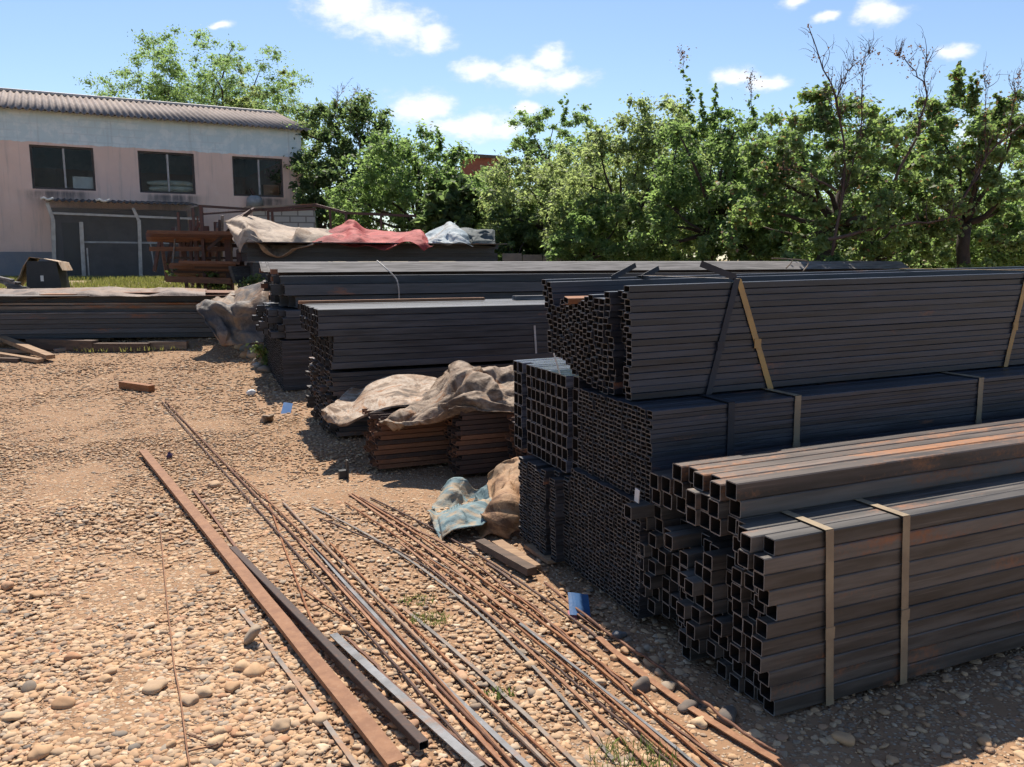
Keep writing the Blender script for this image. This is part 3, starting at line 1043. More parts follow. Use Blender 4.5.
def beam(n, z, w, h, d0, L, mat, nm='beam', ch=True):
    mb = MB()
    pts = [(d0 + L * i / 4, n, z + 0.004 * math.sin(i + n)) for i in range(5)]
    mb.sweep(pts, [(-a, b) for a, b in (channel_prof(w, h, 0.012) if ch else rect(w, h))])
    return mb.build(nm, M[mat], jr)


for k in range(8):
    beam(0.12 + k * 0.2, 0.085, 0.19, 0.14, 0.15 + rj(0.1), 10.6, 'steel_mid')
    beam(0.06 + k * 0.2, 0.235, 0.19, 0.13, 0.02 + rj(0.08), 10.8, 'steel_blue' if k % 2 else 'steel_mid')
    if k < 7:
        beam(0.12 + k * 0.2, 0.355, 0.19, 0.10, 0.06 + rj(0.08), 10.7, 'steel_blue')
    if k < 6:
        beam(0.40 + k * 0.2, 0.425, 0.19, 0.035, 0.1 + rj(0.1), 10.6, 'rust_dark', ch=False)
for k in range(5):
    # sloping pale sheets of the top layer
    mb = MB()
    c, s = math.cos(rad(28)), math.sin(rad(28))
    mb.sweep([(-0.08 + rj(0.03) + 2.15 * q, 0.34 + k * 0.24, 0.51) for q in range(6)],
             [(0.16, -0.06), (-0.045, 0.060), (-0.13, 0.066), (-0.13, 0.058), (-0.05, 0.052), (0.155, -0.062)])
    mb.build('top_flange', M['steel_pale'], jr)
for k in range(4):
    mb = MB()
    mb.box((-0.02 + rj(0.05), 0.12 + k * 0.42, 0.46 - 0.1 * (k % 3)), (0.08, 0.09, 0.06))
    mb.build('end_plate', M['rust_brown'], jr)
# wire tie round the beams
def wire(pts, r, mat, name, parent=None, n=None):
    mb = MB()
    P = catmull(np.array([tuple(p) for p in pts]), n or len(pts) * 6)
    mb.sweep([Vector(p) for p in P], ngon(r, 6))
    return mb.build(name, M[mat], parent, True)


wire([(1.30, 0.25, 0.59), (1.36, 0.05, 0.50), (1.47, -0.06, 0.36), (1.50, -0.07, 0.20), (1.50, -0.06, 0.02)], 0.009, 'frame_white', 'wire_tie', jr)
wire([(7.75, -0.06, 0.47), (7.9, 0.0, 0.60), (7.6, 0.1, 0.62), (8.3, 0.1, 0.58), (8.1, -0.05, 0.42)], 0.010, 'wood_grey', 'wire_tie', jr)

# ------------------------------------------------------------------ rusty short stacks under tarps
def angle_stack(name, label, d0, n0, cols, rows, pw, ph, L, mats, z0=0.03):
    root = empty(name, place(HB, MID, d0, n0, z0), MID)
    tag(root, label, 'rusty stack', 'rusty stacks under the tarps')
    for r in range(rows):
        for c in range(cols):
            mb = MB()
            s = rj(0.035)
            y = (c + 0.5) * pw
            a = r * ph
            pts = [(s + L * i / 3, y + rj(0.003), a + ph / 2 + rj(0.001)) for i in range(4)]
            t = 0.006
            mb.sweep(pts, [(-pw * .48, -ph * .46), (pw * .48, -ph * .46), (pw * .48, ph * .4), (pw * .48 - t, ph * .4),
                           (pw * .48 - t, -ph * .46 + t), (-pw * .48 + t, -ph * .46 + t), (-pw * .48 + t, ph * .4), (-pw * .48, ph * .4)])
            mb.build('channel', M[random.choice(mats)], root)
    return root


angle_stack('channel_stack', 'red-brown rusty channels stacked under the left flap of the grey-brown tarp', 0.10, -1.28, 4, 11, 0.10, 0.038, 1.5, ['rust_brown', 'rust_dark', 'rust_brown'])
angle_stack('channel_stack', 'orange-brown rusty channels with toothed ends beneath the tarp hump', 0.62, -1.68, 3, 13, 0.11, 0.038, 1.5, ['rust_brown', 'rust_dark'])
angle_stack('channel_stack', 'rusty channels partly hidden behind the open square tubes', 1.0, -2.08, 3, 12, 0.11, 0.038, 1.5, ['rust_brown', 'rust_dark'])


# ------------------------------------------------------------------ tarps
def rowsY(spec):
    return [[at(u, v, Y) for u, v in r] for Y, r in spec]


t = drape('tarpaulin', rowsY([
    (7.30, [(352, 387), (362, 389), (376, 380), (402, 375), (438, 378)]),
    (7.00, [(340, 398), (356, 403), (372, 390), (402, 384), (438, 387)]),
    (6.70, [(330, 405), (346, 414), (366, 404), (399, 393), (437, 395)]),
    (6.45, [(321, 410), (340, 422), (364, 413), (393, 404), (436, 402)]),
    (6.42, [(323, 413), (341, 426), (365, 416), (394, 407), (437, 405)])]), M['tarp_tan'], 0.035, 3.2, seed=1)
tag(t, 'tan stained tarp with an upturned left corner over the low dark stack', 'tarp')
t = drape('tarpaulin', rowsY([
    (6.95, [(432, 388), (442, 374), (456, 364), (478, 371), (500, 377), (524, 374)]),
    (6.60, [(426, 394), (440, 378), (456, 362), (478, 369), (500, 374), (525, 373)]),
    (6.42, [(412, 405), (430, 396), (450, 380), (472, 374), (496, 380), (525, 384)]),
    (6.24, [(394, 414), (414, 409), (440, 400), (464, 390), (490, 389), (525, 394)]),
    (6.12, [(381, 422), (402, 426), (430, 421), (455, 411), (480, 403), (524, 404)]),
    (6.06, [(384, 426), (404, 431), (432, 428), (457, 418), (482, 411), (524, 412)])]), M['tarp_grey'], 0.075, 3.4, seed=2, nu=110, nv=70,
    hole=(0.80, 0.155, 0.018, 0.55), folds=30, f2=0.5)
tag(t, 'grey-brown crumpled tarp humped over the rusty channels, beside the open square tubes', 'tarp')
t = drape('tarpaulin', rowsY([
    (5.60, [(440, 490), (452, 475), (466, 476), (476, 488), (488, 483)]),
    (5.45, [(437, 500), (449, 486), (464, 487), (476, 500), (490, 490)]),
    (5.30, [(433, 507), (448, 503), (462, 505), (477, 506), (492, 499)]),
    (5.00, [(429, 510), (445, 510), (460, 508), (476, 508), (490, 507)]),
    (4.82, [(434, 527), (445, 521), (456, 519), (470, 518), (486, 516)]),
    (4.68, [(441, 542), (446, 537), (456, 530), (468, 526), (482, 522)])]), M['tarp_blue'], 0.06, 4.2, seed=3, folds=12)
tag(t, 'faded blue-green tarp crumpled on the ground beside the brown one', 'tarp')
t = drape('tarpaulin', rowsY([
    (5.60, [(488, 478), (497, 464), (508, 458), (520, 457), (530, 462)]),
    (5.45, [(488, 490), (497, 474), (508, 467), (519, 468), (530, 474)]),
    (5.22, [(490, 503), (499, 497), (508, 483), (515, 489), (530, 478)]),
    (5.02, [(484, 514), (496, 519), (506, 493), (514, 508), (530, 492)]),
    (4.84, [(472, 527), (490, 526), (505, 508), (516, 522), (532, 521)]),
    (4.70, [(464, 535), (486, 536), (504, 541), (520, 536), (537, 538)])]), M['tarp_brown'], 0.085, 4.0, seed=4, folds=14, f2=.4)
tag(t, 'brown stiff tarp heaped against the end of the big pile', 'tarp')
t = drape('tarpaulin', rowsY([
    (13.6, [(222, 293), (236, 290), (250, 290), (270, 290)]),
    (12.9, [(211, 299), (228, 296), (246, 298), (270, 298)]),
    (12.35, [(196, 307), (218, 304), (240, 307), (269, 309)]),
    (12.2, [(204, 319), (220, 316), (240, 322), (268, 321)]),
    (12.1, [(212, 331), (224, 333), (240, 336), (266, 332)]),
    (12.0, [(222, 346), (227, 347), (239, 346), (264, 342)])]), M['tarp_dusty'], 0.16, 1.6, seed=5)
tag(t, 'dusty grey and tan tarp hanging over the right end of the far-left stack', 'tarp')
t = drape('tarpaulin', rowsY([
    (17.6, [(226, 224), (243, 217), (262, 222), (290, 228), (312, 229), (338, 231)]),
    (16.8, [(229, 227), (244, 219), (262, 225), (288, 231), (310, 231), (332, 234)]),
    (16.0, [(233, 236), (247, 224), (262, 233), (285, 238), (306, 236), (322, 239)]),
    (15.6, [(237, 244), (247, 231), (261, 240), (280, 248), (298, 243), (316, 241)]),
    (15.4, [(240, 253), (249, 238), (261, 243), (277, 256), (294, 249), (313, 244)])]), M['tarp_canvas'], 0.14, 1.1, seed=6)
tag(t, 'tan canvas tarp peaked over the rusty rack, left of the red tarp', 'tarp')
t = drape('tarpaulin', rowsY([
    (17.8, [(322, 238), (340, 226), (353, 221), (366, 228), (384, 230), (404, 231), (420, 229), (428, 238)]),
    (17.0, [(318, 240), (338, 231), (353, 223), (368, 232), (386, 233), (404, 233), (422, 232), (430, 241)]),
    (16.4, [(316, 242), (336, 239), (353, 233), (369, 240), (386, 240), (404, 238), (420, 240), (431, 246)]),
    (15.9, [(314, 245), (334, 243), (353, 246), (370, 244), (386, 248), (404, 241), (416, 246), (424, 252)])]), M['tarp_red'], 0.16, 1.2, seed=7)
tag(t, 'faded red tarp peaked on the flat covered stack', 'tarp')
t = drape('tarpaulin', rowsY([
    (18.2, [(424, 234), (437, 228), (449, 222), (457, 226), (466, 234)]),
    (17.4, [(425, 238), (437, 232), (449, 224), (458, 229), (468, 239)]),
    (16.9, [(428, 243), (438, 240), (449, 236), (459, 236), (470, 244)]),
    (16.6, [(430, 247), (440, 246), (450, 246), (460, 242), (474, 246)])]), M['tarp_paleblue'], 0.11, 1.2, seed=8)
tag(t, 'pale blue-grey tarp peaked right of the red tarp', 'tarp')
t = drape('tarpaulin', rowsY([
    (18.6, [(456, 229), (468, 228), (480, 229), (494, 230)]),
    (17.9, [(458, 232), (470, 231), (482, 231), (495, 232)]),
    (17.6, [(462, 239), (472, 238), (484, 238), (495, 238)]),
    (17.4, [(466, 246), (474, 247), (484, 246), (495, 247)])]), M['tarp_green'], 0.07, 1.4, seed=9)
tag(t, 'dark green-grey tarp at the right end of the covered stack', 'tarp')

# ------------------------------------------------------------------ covered stack and rusty rack behind
kb = at(246, 258, 15.7)
kz = gz(kb.x, kb.y)
kr = empty('sheet_stack', (kb.x, kb.y, kz), MID)
tag(kr, 'flat dark sheet stack on bearers under the red and tan tarps', 'sheet stack')
zt = 1.93 - kz
for k in range(4):
    mb = MB()
    mb.box((2.55 + rj(0.05), 0.75, zt - 0.04 - k * 0.085), (5.1, 1.5 - .02 * (k % 2), 0.083), None)
    mb.build('sheet_layer', M['steel_blue' if k % 2 else 'steel_black'], kr)
mb = MB()
mb.box((2.5, -0.01, zt + 0.015), (5.1, 1.46, 0.012))
mb.build('top_sheet', M['steel_pale'], kr)
for k in range(3):
    mb = MB()
    mb.box((2.6 + rj(0.06), 0.78, (zt - 0.36) * (k + .5) / 3), (5.0, 1.36, (zt - 0.36) / 3 - .004))
    mb.build('slab', M['steel_black'], kr)
for k in range(0):
    mb = MB()
    mb.box((0.2 + k * 1.15, 0.75, (zt - 0.33) / 2), (0.14, 1.4, zt - 0.33))
    mb.build('bearer', M['rust_dark'], kr)

rk = empty('steel_rack', (0, 0, 0))
tag(rk, 'rust-brown steel rack loaded with bars, between the shed and the tan tarp', 'rack')
def rod(parent, nm, a, b, w, mat, h=None):
    mb = MB()
    mb.bar(a, b, w, h)
    return mb.build(nm, M[mat], parent)


def gp(u, Y):
    p = at(u, 300, Y)
    return Vector((p.x, p.y, gz(p.x, p.y)))


for (u, v1, Y, w) in ((178, 212, 19.5, .05), (193, 208, 19.5, .05), (201, 206, 17.2, .06), (228, 238, 17.2, .12), (240, 250, 17, .12), (184, 240, 17.6, .06), (196, 240, 17.4, .07),
                      (206, 226, 18.0, .10), (216, 222, 18.2, .08), (190, 236, 18.5, .06)):
    top = at(u, v1, Y)
    rod(rk, 'post', (top.x, top.y, gz(top.x, top.y)), top, w, 'rust_frame')
for (a, b, Y1, Y2, w) in (((150, 249), (232, 249), 17.3, 17.3, .09), ((158, 240), (240, 246), 17.8, 17.4, .08), ((170, 266), (248, 268), 17.1, 16.9, .10),
                          ((168, 279), (232, 281), 17, 16.9, .12), ((185, 250), (200, 222), 17.6, 17.6, .05), ((208, 249), (252, 210), 16.9, 17.1, .06),
                          ((200, 262), (222, 224), 18, 18.2, .08), ((214, 262), (200, 222), 18, 18.2, .07), ((170, 258), (246, 258), 17.6, 17.5, .05),
                          ((178, 272), (240, 262), 17.3, 17.2, .05)):
    rod(rk, 'rail', at(*a, Y1), at(*b, Y2), w, random.choice(['rust_frame', 'rust_brown', 'rust_dark']))
for k in range(6):
    y = 232 + k * 1.6
    a, b = at(150 + rj(3), y, 17.0 + 0.14 * k), at(236 + rj(3), y + 1.2, 16.7 + 0.14 * k)
    o = rod(None, 'rusty_profile', a, b, 0.11, random.choice(['rust_brown', 'rust_tan', 'rust_frame']), 0.07)
    tag(o, 'rust-brown profile lying lengthwise on the upper rails of the rack', 'steel profile', 'profiles on the rack')
for k in range(7):
    y = 262 + k * 2.3
    a, b = at(176 + rj(5), y, 16.9 + 0.1 * k), at(240 + rj(4), y + 1, 16.7 + 0.1 * k)
    o = rod(None, 'rusty_profile', a, b, 0.12, random.choice(['rust_brown', 'rust_dark', 'rust_tan']), 0.06)
    tag(o, 'dark rusty profile in the lower shelf of the rack', 'steel profile', 'profiles low in the rack')
for k in range(5):
    a, b = at(230 + k, 268 + 3.4 * k, 16.3), at(282 + k, 268 + 3.4 * k, 16.9)
    o = rod(None, 'dark_profile', a, b, 0.2, 'steel_black', 0.07)
    tag(o, 'black profile stacked between the rack and the long beams', 'steel profile', 'black profiles right of the rack')
for k in range(16):
    u = 160 + rj(8) + k * 5.6
    v0, v1 = 276 + rj(10), 226 + rj(14)
    rod(rk, 'strut', at(u + rj(8), v0, 17.6 + rj(.5)), at(u + rj(10), v1, 17.8 + rj(.5)), random.choice([.03, .045, .06]), random.choice(['rust_frame', 'steel_dull', 'rust_dark', 'rust_brown']))
# overhead frame of thin rusty angle
fr = empty('overhead_frame', (0, 0, 0))
tag(fr, 'thin rusty angle frame running above the tarps toward the trees', 'frame')
for a, b, Y1, Y2, w in (((200, 206), (262, 210), 17.2, 20.5, .05), ((262, 210), (316, 205), 20.5, 20.5, .06), ((316, 205), (346, 213), 20.5, 20.0, .06), ((346, 213), (416, 216), 20.0, 20.4, .06),
                        ((203, 214), (262, 210), 17.2, 20.5, .04), ((232, 222), (254, 209), 17.0, 17.8, .06), ((268, 211), (316, 209), 20, 20, .05)):
    rod(fr, 'rail', at(*a, Y1), at(*b, Y2), w, 'rust_frame')
for u, v, Y in ((330, 208, 20.2), (346, 213, 20.0), (268, 211, 20.0), (381, 214, 20.2), (272, 210, 20.2)):
    p = at(u, v, Y)
    rod(fr, 'post', (p.x, p.y, gz(p.x, p.y)), p, .05, 'rust_frame')

# ------------------------------------------------------------------ far-left steel stack
lb = on_ground(205, 339)
LROT = (0, 0, rad(13.0))
LD = Vector((math.cos(LROT[2]), math.sin(LROT[2]), 0))
ll = empty('plate_stack', (lb.x, lb.y, lb.z), (0, rad(0.3), LROT[2]))
tag(ll, 'long low stack of dark steel with rusty sheets on top, left of the dusty tarp', 'steel stack')
H_L = 0.80


def lbar(d0, d1, n, z, w, h, mat, nm):
    mb = MB()
    pts = [(d0 + (d1 - d0) * q / 8, n, z + 0.006 * math.sin(q * 1.7 + n * 9)) for q in range(9)]
    mb.sweep(pts, rect(w, h))
    return mb.build(nm, M[mat], ll)


for k in range(5):
    lbar(-9, 1.2, 0.55 + rj(0.01), 0.07 + k * 0.077, 1.1, 0.071, 'steel_mid' if k % 2 else 'steel_black', 'slab')
lbar(-9, 1.2, 0.53, 0.430, 1.12, 0.022, 'steel_pale', 'sheet')
lbar(-9, 1.1, 0.60, 0.495, 1.0, 0.10, 'steel_mid', 'slab')
lbar(-3.9, 1.1, 0.12, 0.520, 0.10, 0.05, 'steel_dull', 'bar')
lbar(-9, 1.0, 0.60, 0.572, 1.05, 0.03, 'steel_dull', 'sheet')
lbar(-9, 1.0, 0.70, 0.635, 0.9, 0.09, 'steel_black', 'slab')
for k in range(9):
    a = -9 + k * 1.1
    mb = MB()
    n0 = 0.45 + rj(0.2)
    mb.sweep([(a + q * 0.9, n0 + rj(0.05), 0.70 + 0.012 * (k % 4) + rj(0.012)) for q in range(3)], rect(0.9 + rj(0.2), 0.012))
    mb.build('sheet', M[random.choice(['rust_tan', 'steel_dull', 'rust_brown', 'steel_pale', 'steel_dull'])], ll)
drp = drape('rusty_sheet', rowsY([
    (13.9, [(-6, 289), (40, 288), (90, 289), (150, 288), (206, 289)]),
    (13.5, [(-6, 291), (40, 290), (90, 291), (150, 290), (206, 291)]),
    (13.1, [(-6, 296), (40, 294), (90, 294), (150, 293), (206, 293)]),
    (12.95, [(-6, 300), (40, 299), (90, 297), (150, 296), (206, 296)])]), M['sheet_rusty'], 0.05, 1.2, seed=12, nu=80, nv=24)
tag(drp, 'wrinkled rusty pale sheet spread on the far-left stack', 'metal sheet')
# timbers on the ground in front of it
for (a, b, w, h, mt, lab) in (((30, 349), (96, 351), .16, .16, 'wood_dark', 'dark brown squared beam on the ground before the far-left stack'),
                              ((82, 351), (150, 351), .14, .12, 'wood_dark', 'middle brown beam of the row before the far-left stack'),
                              ((150, 350), (188, 349), .14, .12, 'wood_grey', 'short brown beam of the row, nearest to the dusty tarp'),
                              ((29, 338), (112, 341), .10, .10, 'wood_grey', 'grey-brown plank leaning along the base of the far-left stack'),
                              ((54, 353), (76, 350), .07, .05, 'steel_dull', 'short grey-green bar lying askew before the far-left stack')):
    pa, pb = on_ground(*a), on_ground(*b)
    o = rod(None, 'timber_beam', pa + Vector((0, 0, h / 2)), pb + Vector((0, 0, h / 2)), w, mt, h)
    tag(o, lab, 'beam')
for (a, b, w, h, dz, mt, lab) in (((-14, 344), (51, 362), .13, .06, .16, 'wood', 'long sunlit plank slanting over the planks at the left edge'),
                                  ((-12, 356), (41, 363), .10, .05, .02, 'wood', 'pale lower plank in the heap at the left edge'),
                                  ((-12, 361), (20, 362), .10, .05, .0, 'wood_dark', 'dark plank at the bottom of the heap at the left edge'),
                                  ((-12, 355), (30, 354), .10, .05, .05, 'wood_grey', 'grey-brown plank in the middle of the heap at the left edge'),
                                  ((-8, 353), (12, 348), .12, .05, .12, 'wood', 'short plank crossing the heap at the left edge')):
    pa, pb = on_ground(*a), on_ground(*b)
    o = rod(None, 'wooden_plank', pa + Vector((0, 0, h / 2 + dz)), pb + Vector((0, 0, h / 2 + dz * 0.25)), w, mt, h)
    tag(o, lab, 'plank')
pa, pb = on_ground(122, 388), on_ground(152, 392)
mb = MB()
mb.sweep([pa + Vector((0, 0, .045)), pb + Vector((0, 0, .04))], rect(.09, .08))
o = mb.build('rusty_block', M['rust_orange'])
tag(o, 'short orange-brown block lying alone on the gravel', 'block')

# crate with bent rusty sheet, at left edge
cb = at(44, 290, 17.5)
cz = gz(cb.x, cb.y)
cr = empty('covered_box', (cb.x, cb.y, cz), (0, 0, rad(14)))
tag(cr, 'black box with white paper under a bent rusty sheet, left of the shed', 'box')
mb = MB()
mb.add([(-.34, 0, 0), (.36, 0, 0), (.36, .7, 0), (-.34, .7, 0), (-.30, .03, .72), (.27, .03, .72), (.27, .67, .72), (-.30, .67, .72)],
       [(0, 1, 5, 4), (1, 2, 6, 5), (2, 3, 7, 6), (3, 0, 4, 7), (4, 5, 6, 7), (3, 2, 1, 0)])
mb.build('box_body', M['black'], cr)
mb = MB()
mb.box((-0.02, 0.008, .36), (0.06, 0.006, 0.12))
mb.build('paper', M['card_white'], cr)
mb = MB()
prof = [(0.40, .52), (.33, .70), (0.05, .76), (-.24, .80), (-.36, .62), (-.46, .38), (-.62, .20), (-.95, .10)]
vs, fs = [], []
for k, (x, z) in enumerate(prof):
    for y in (-0.02, 0.30, 0.72):
        vs.append((x + rj(.02), y + rj(.03), z + rj(.02)))
for k in range(len(prof) - 1):
    for q in range(2):
        fs.append((k * 3 + q, k * 3 + q + 1, k * 3 + 4 + q, k * 3 + 3 + q))
mb.add(vs, fs)
o = mb.build('cover_sheet', M['sheet_tan'], cr)
o.modifiers.new('thick', 'SOLIDIFY').thickness = 0.012
for k in range(9):
    a = at(-8 + k * 3 + rj(3), 276 + 1.8 * k, 16.6 - 0.05 * k)
    b = at(14 + k * 2.2 + rj(3), 281 + 1.4 * k + rj(2), 16.3)
    o = rod(None, 'scrap_bar', a, b, 0.08, random.choice(['rust_dark', 'steel_black', 'steel_dull', 'steel_pale']), 0.05)
    tag(o, 'scrap bar in the dark heap at the foot of the covered box', 'scrap', 'scrap heap by the covered box')

# ------------------------------------------------------------------ building
BAZ = math.atan2(0.485, 0.874)
BC = Vector((-6.97, 28.0, 0))
BZ = 0.84
bl = empty('workshop_building', (BC.x, BC.y, BZ), (0, 0, BAZ))
tag(bl, 'pink rendered workshop with pale blue band and corrugated roof, at upper left', 'building')
# local: x along the wall (0 at the right corner, negative to the left), y back, z up; eave at z = 5
def wall_loc(u, v):
    """photo pixel on the front wall -> local (x, z)"""
    x = (u - 512) / FPX
    y = -(v - 383.5) / FPX
    r = Vector((x, CP + y * SP, -SP + y * CP))
    nrm = Vector((math.sin(BAZ), -math.cos(BAZ), 0))
    o = Vector((0, 0, EYE))
    t = (BC - o).dot(nrm) / r.dot(nrm)
    p = o + r * t
    return (p - BC).dot(Vector((math.cos(BAZ), math.sin(BAZ), 0))), p.z - BZ


wins = []
for (u0, v0, u1, v1) in ((29, 146, 96, 187.5), (137.5, 153, 196, 191.5), (232, 157.5, 284, 195)):
    xa, za = wall_loc(u0, v0)
    xb, zb = wall_loc(u1, v1)
    wins.append((xa, xb, 2.80, 4.07 - 0.03))
WX0 = -17.0
xs = sorted([WX0, 0] + [w[0] for w in wins] + [w[1] for w in wins])
mb = MB()
ZS, ZT, ZE = wins[0][2], wins[0][3] - 0.0, 5.0
TH = 0.3
for i in range(len(xs) - 1):
    a, b = xs[i], xs[i + 1]
    isw = any(abs(a - w[0]) < 1e-4 for w in wins)
    segs = [(-0.6, ZS), (ZT, ZE)] if isw else [(-0.6, ZE)]
    for z0, z1 in segs:
        mb.box(((a + b) / 2, TH / 2, (z0 + z1) / 2), (b - a, TH, z1 - z0))
mb.box((-0.15, 4.0, 2.2), (0.3, 7.4, 5.6))
mb.box((WX0 + .15, 4.0, 2.2), (0.3, 7.4, 5.6))
mb.box((WX0 / 2, 7.85, 2.2), (-WX0, 0.3, 5.6))
# gable of the right end
mb.add([(-0.15 - .15, .3, 5.0), (-0.3, 7.7, 5.0), (-0.3, 4.0, 6.05), (0, .3, 5.0), (0, 7.7, 5.0), (0, 4.0, 6.05)],
       [(0, 1, 2), (3, 5, 4), (0, 3, 4, 1), (0, 2, 5, 3), (1, 4, 5, 2)])
mb.build('wall', M['stucco'], bl)
mb = MB()
mb.box((WX0 / 2, 4.0, 1.9), (-WX0 - .62, 7.3, 0.1))
mb.build('upper_floor', M['interior'], bl)
for (xa, xb, z0, z1) in wins:
    wf = MB()
    t = 0.06
    yy = 0.10
    wf.box(((xa + xb) / 2, yy, z0 + t / 2), (xb - xa, 0.07, t))
    wf.box(((xa + xb) / 2, yy, z1 - t / 2), (xb - xa, 0.07, t))
    wf.box((xa + t / 2, yy, (z0 + z1) / 2), (t, 0.07, z1 - z0 - 2 * t))
    wf.box((xb - t / 2, yy, (z0 + z1) / 2), (t, 0.07, z1 - z0 - 2 * t))
    wo = wf.build('window', M['frame_dark'], bl)
    wf = MB()
    wf.box((xa + (xb - xa) * 0.52, yy - .01, (z0 + z1) / 2), (0.055, 0.07, z1 - z0 - 2 * t))
    wf.build('mullion', M['frame_white'], wo)
    for (pa, pb) in ((xa + t, xa + (xb - xa) * 0.52 - .03), (xa + (xb - xa) * 0.52 + .03, xb - t)):
        wf = MB()
        wf.box(((pa + pb) / 2, yy + .005, (z0 + z1) / 2), (pb - pa - .004, 0.006, z1 - z0 - 2 * t - .004))
        wf.build('glass_pane', M['glass'], wo)
# corrugated roof, two slopes
def corr(x0, x1, y0, z0, y1, z1, pitch, amp, thick=0.02, per=8):
    n = int((x1 - x0) / pitch * per)
    vs, fs = [], []
    for i in range(n + 1):
        x = x0 + (x1 - x0) * i / n
        h = amp * math.sin(2 * math.pi * (x - x0) / pitch)
        for (y, z) in ((y0, z0), (y1, z1)):
            vs.append((x, y, z + h))
    for i in range(n):
        fs.append((2 * i, 2 * i + 2, 2 * i + 3, 2 * i + 1))
    return vs, fs


mb = MB()
mb.add(*corr(WX0 - .3, 0.25, -0.28, 4.985, 4.0, 6.13, 0.18, 0.034))
mb.add(*corr(WX0 - .3, 0.25, 8.3, 4.985, 4.0, 6.13, 0.26, 0.035))
ro = mb.build('roof', M['asbestos'], bl, True)
ro.modifiers.new('thick', 'SOLIDIFY').thickness = 0.025
mb = MB()
mb.sweep([(WX0 - .3 + q * (17.45) / 6, 4.0, 6.15) for q in range(7)], ngon(0.07, 8))
mb.build('ridge_cap', M['frame_white'], ro)
# vent cowl and stained pipe on the wall
vx, vz = wall_loc(253, 200)
vc = empty('vent_cowl', (0, 0, 0))
vc.parent = bl
vc.location = (vx, -0.25, vz)
mb = MB()
mb.sweep([(0, 0, -.22), (0, 0, .05), (0, 0, .12)], ngon(0.24, 14), scale=[1.15, 1.0, .55])
mb.build('cowl', M['galv'], vc, True)
mb = MB()
mb.bar((0, 0, .12), (-.12, -.02, .34), .09)
mb.build('pipe', M['rust_dark'], vc)
# goods behind the windows
def sackheap(label, x, y, z, sx, sz, n, group=None):
    for k in range(n):
        mb = MB()
        m_ = 10
        pts, scs = [], []
        for q in range(m_ + 1):
            f = q / m_
            pts.append((x - sx / 2 + sx * f + 0.05 * (k % 2), y + 0.02 * k, z + k * sz * 0.85 + 0.02 * math.sin(3 * f)))
            scs.append(0.25 + 0.75 * math.sin(math.pi * min(max(f, 0.06), 0.94)) ** 0.4)
        mb.sweep(pts, [(a * 1.3, b * 0.5 * sz / 0.2) for a, b in ngon(0.2, 10)], scale=scs)
        o = mb.build('filled_sack', M['sack'], None, True)
        o.matrix_world = Matrix.Translation((BC.x, BC.y, BZ)) @ Matrix.Rotation(BAZ, 4, 'Z')
        tag(o, label, 'sack', group)


xa, xb, z0, z1 = wins[1]
mb = MB()
sackheap('pale sack in the pile behind the middle window', (xa + xb) / 2 + 0.25, 0.44, z0 - 0.02, 1.6, 0.2, 3, 'sacks behind the middle window')
xa, xb, z0, z1 = wins[0]
mb = MB()
mb.box((xb - 0.32, 0.34, z0 + 0.1), (0.55, 0.3, 0.62))
o = mb.build('white_carton', M['card_white'])
o.matrix_world = Matrix.Translation((BC.x, BC.y, BZ)) @ Matrix.Rotation(BAZ, 4, 'Z')
tag(o, 'white carton behind the right pane of the leftmost window', 'carton')
xa, xb, z0, z1 = wins[2]
mb = MB()
mb.box((xb - 0.36, 0.34, z0 + 0.1), (0.5, 0.3, 0.62))
o = mb.build('brown_carton', M['box_brown'])
o.matrix_world = Matrix.Translation((BC.x, BC.y, BZ)) @ Matrix.Rotation(BAZ, 4, 'Z')
tag(o, 'brown carton behind the right pane of the window nearest the corner', 'carton')

# ---- netted shed against the wall
sx0, sz0 = wall_loc(43, 199)
sx1, _ = wall_loc(201, 205)
SD = 1.9                       # depth in front of the wall
sh = empty('netted_shed', (BC.x, BC.y, BZ), (0, 0, BAZ))
tag(sh, 'lean-to shed of wire netting and pipe posts against the pink wall', 'shed')
k_ = (28 - 8.6 * 0.485 - SD * 0.874) / 28.0


def shed_loc(u, v, dep):
    x = (u - 512) / FPX
    y = -(v - 383.5) / FPX
    r = Vector((x, CP + y * SP, -SP + y * CP))
    nrm = Vector((math.sin(BAZ), -math.cos(BAZ), 0))
    o = Vector((0, 0, EYE))
    c = BC + nrm * dep
    t = (c - o).dot(nrm) / r.dot(nrm)
    p = o + r * t
    return (p - BC).dot(Vector((math.cos(BAZ), math.sin(BAZ), 0))), p.z - BZ


xl, zl = shed_loc(44, 200, SD)
xr, zr = shed_loc(200, 206, SD)
zr = zl
mb = MB()
vs, fs = corr(xl, xr, -SD, zl, -0.02, zl + 0.16, 0.16, 0.022)
mb.add(vs, fs)
o = mb.build('shed_roof', M['frame_dark'], sh, True)
o.modifiers.new('thick', 'SOLIDIFY').thickness = 0.015


def sbar(u0, v0, u1, v1, dep0, dep1, w, mat, nm):
    a = shed_loc(u0, v0, dep0)
    b = shed_loc(u1, v1, dep1)
    return rod(sh, nm, (a[0], -dep0, a[1]), (b[0], -dep1, b[1]), w, mat)


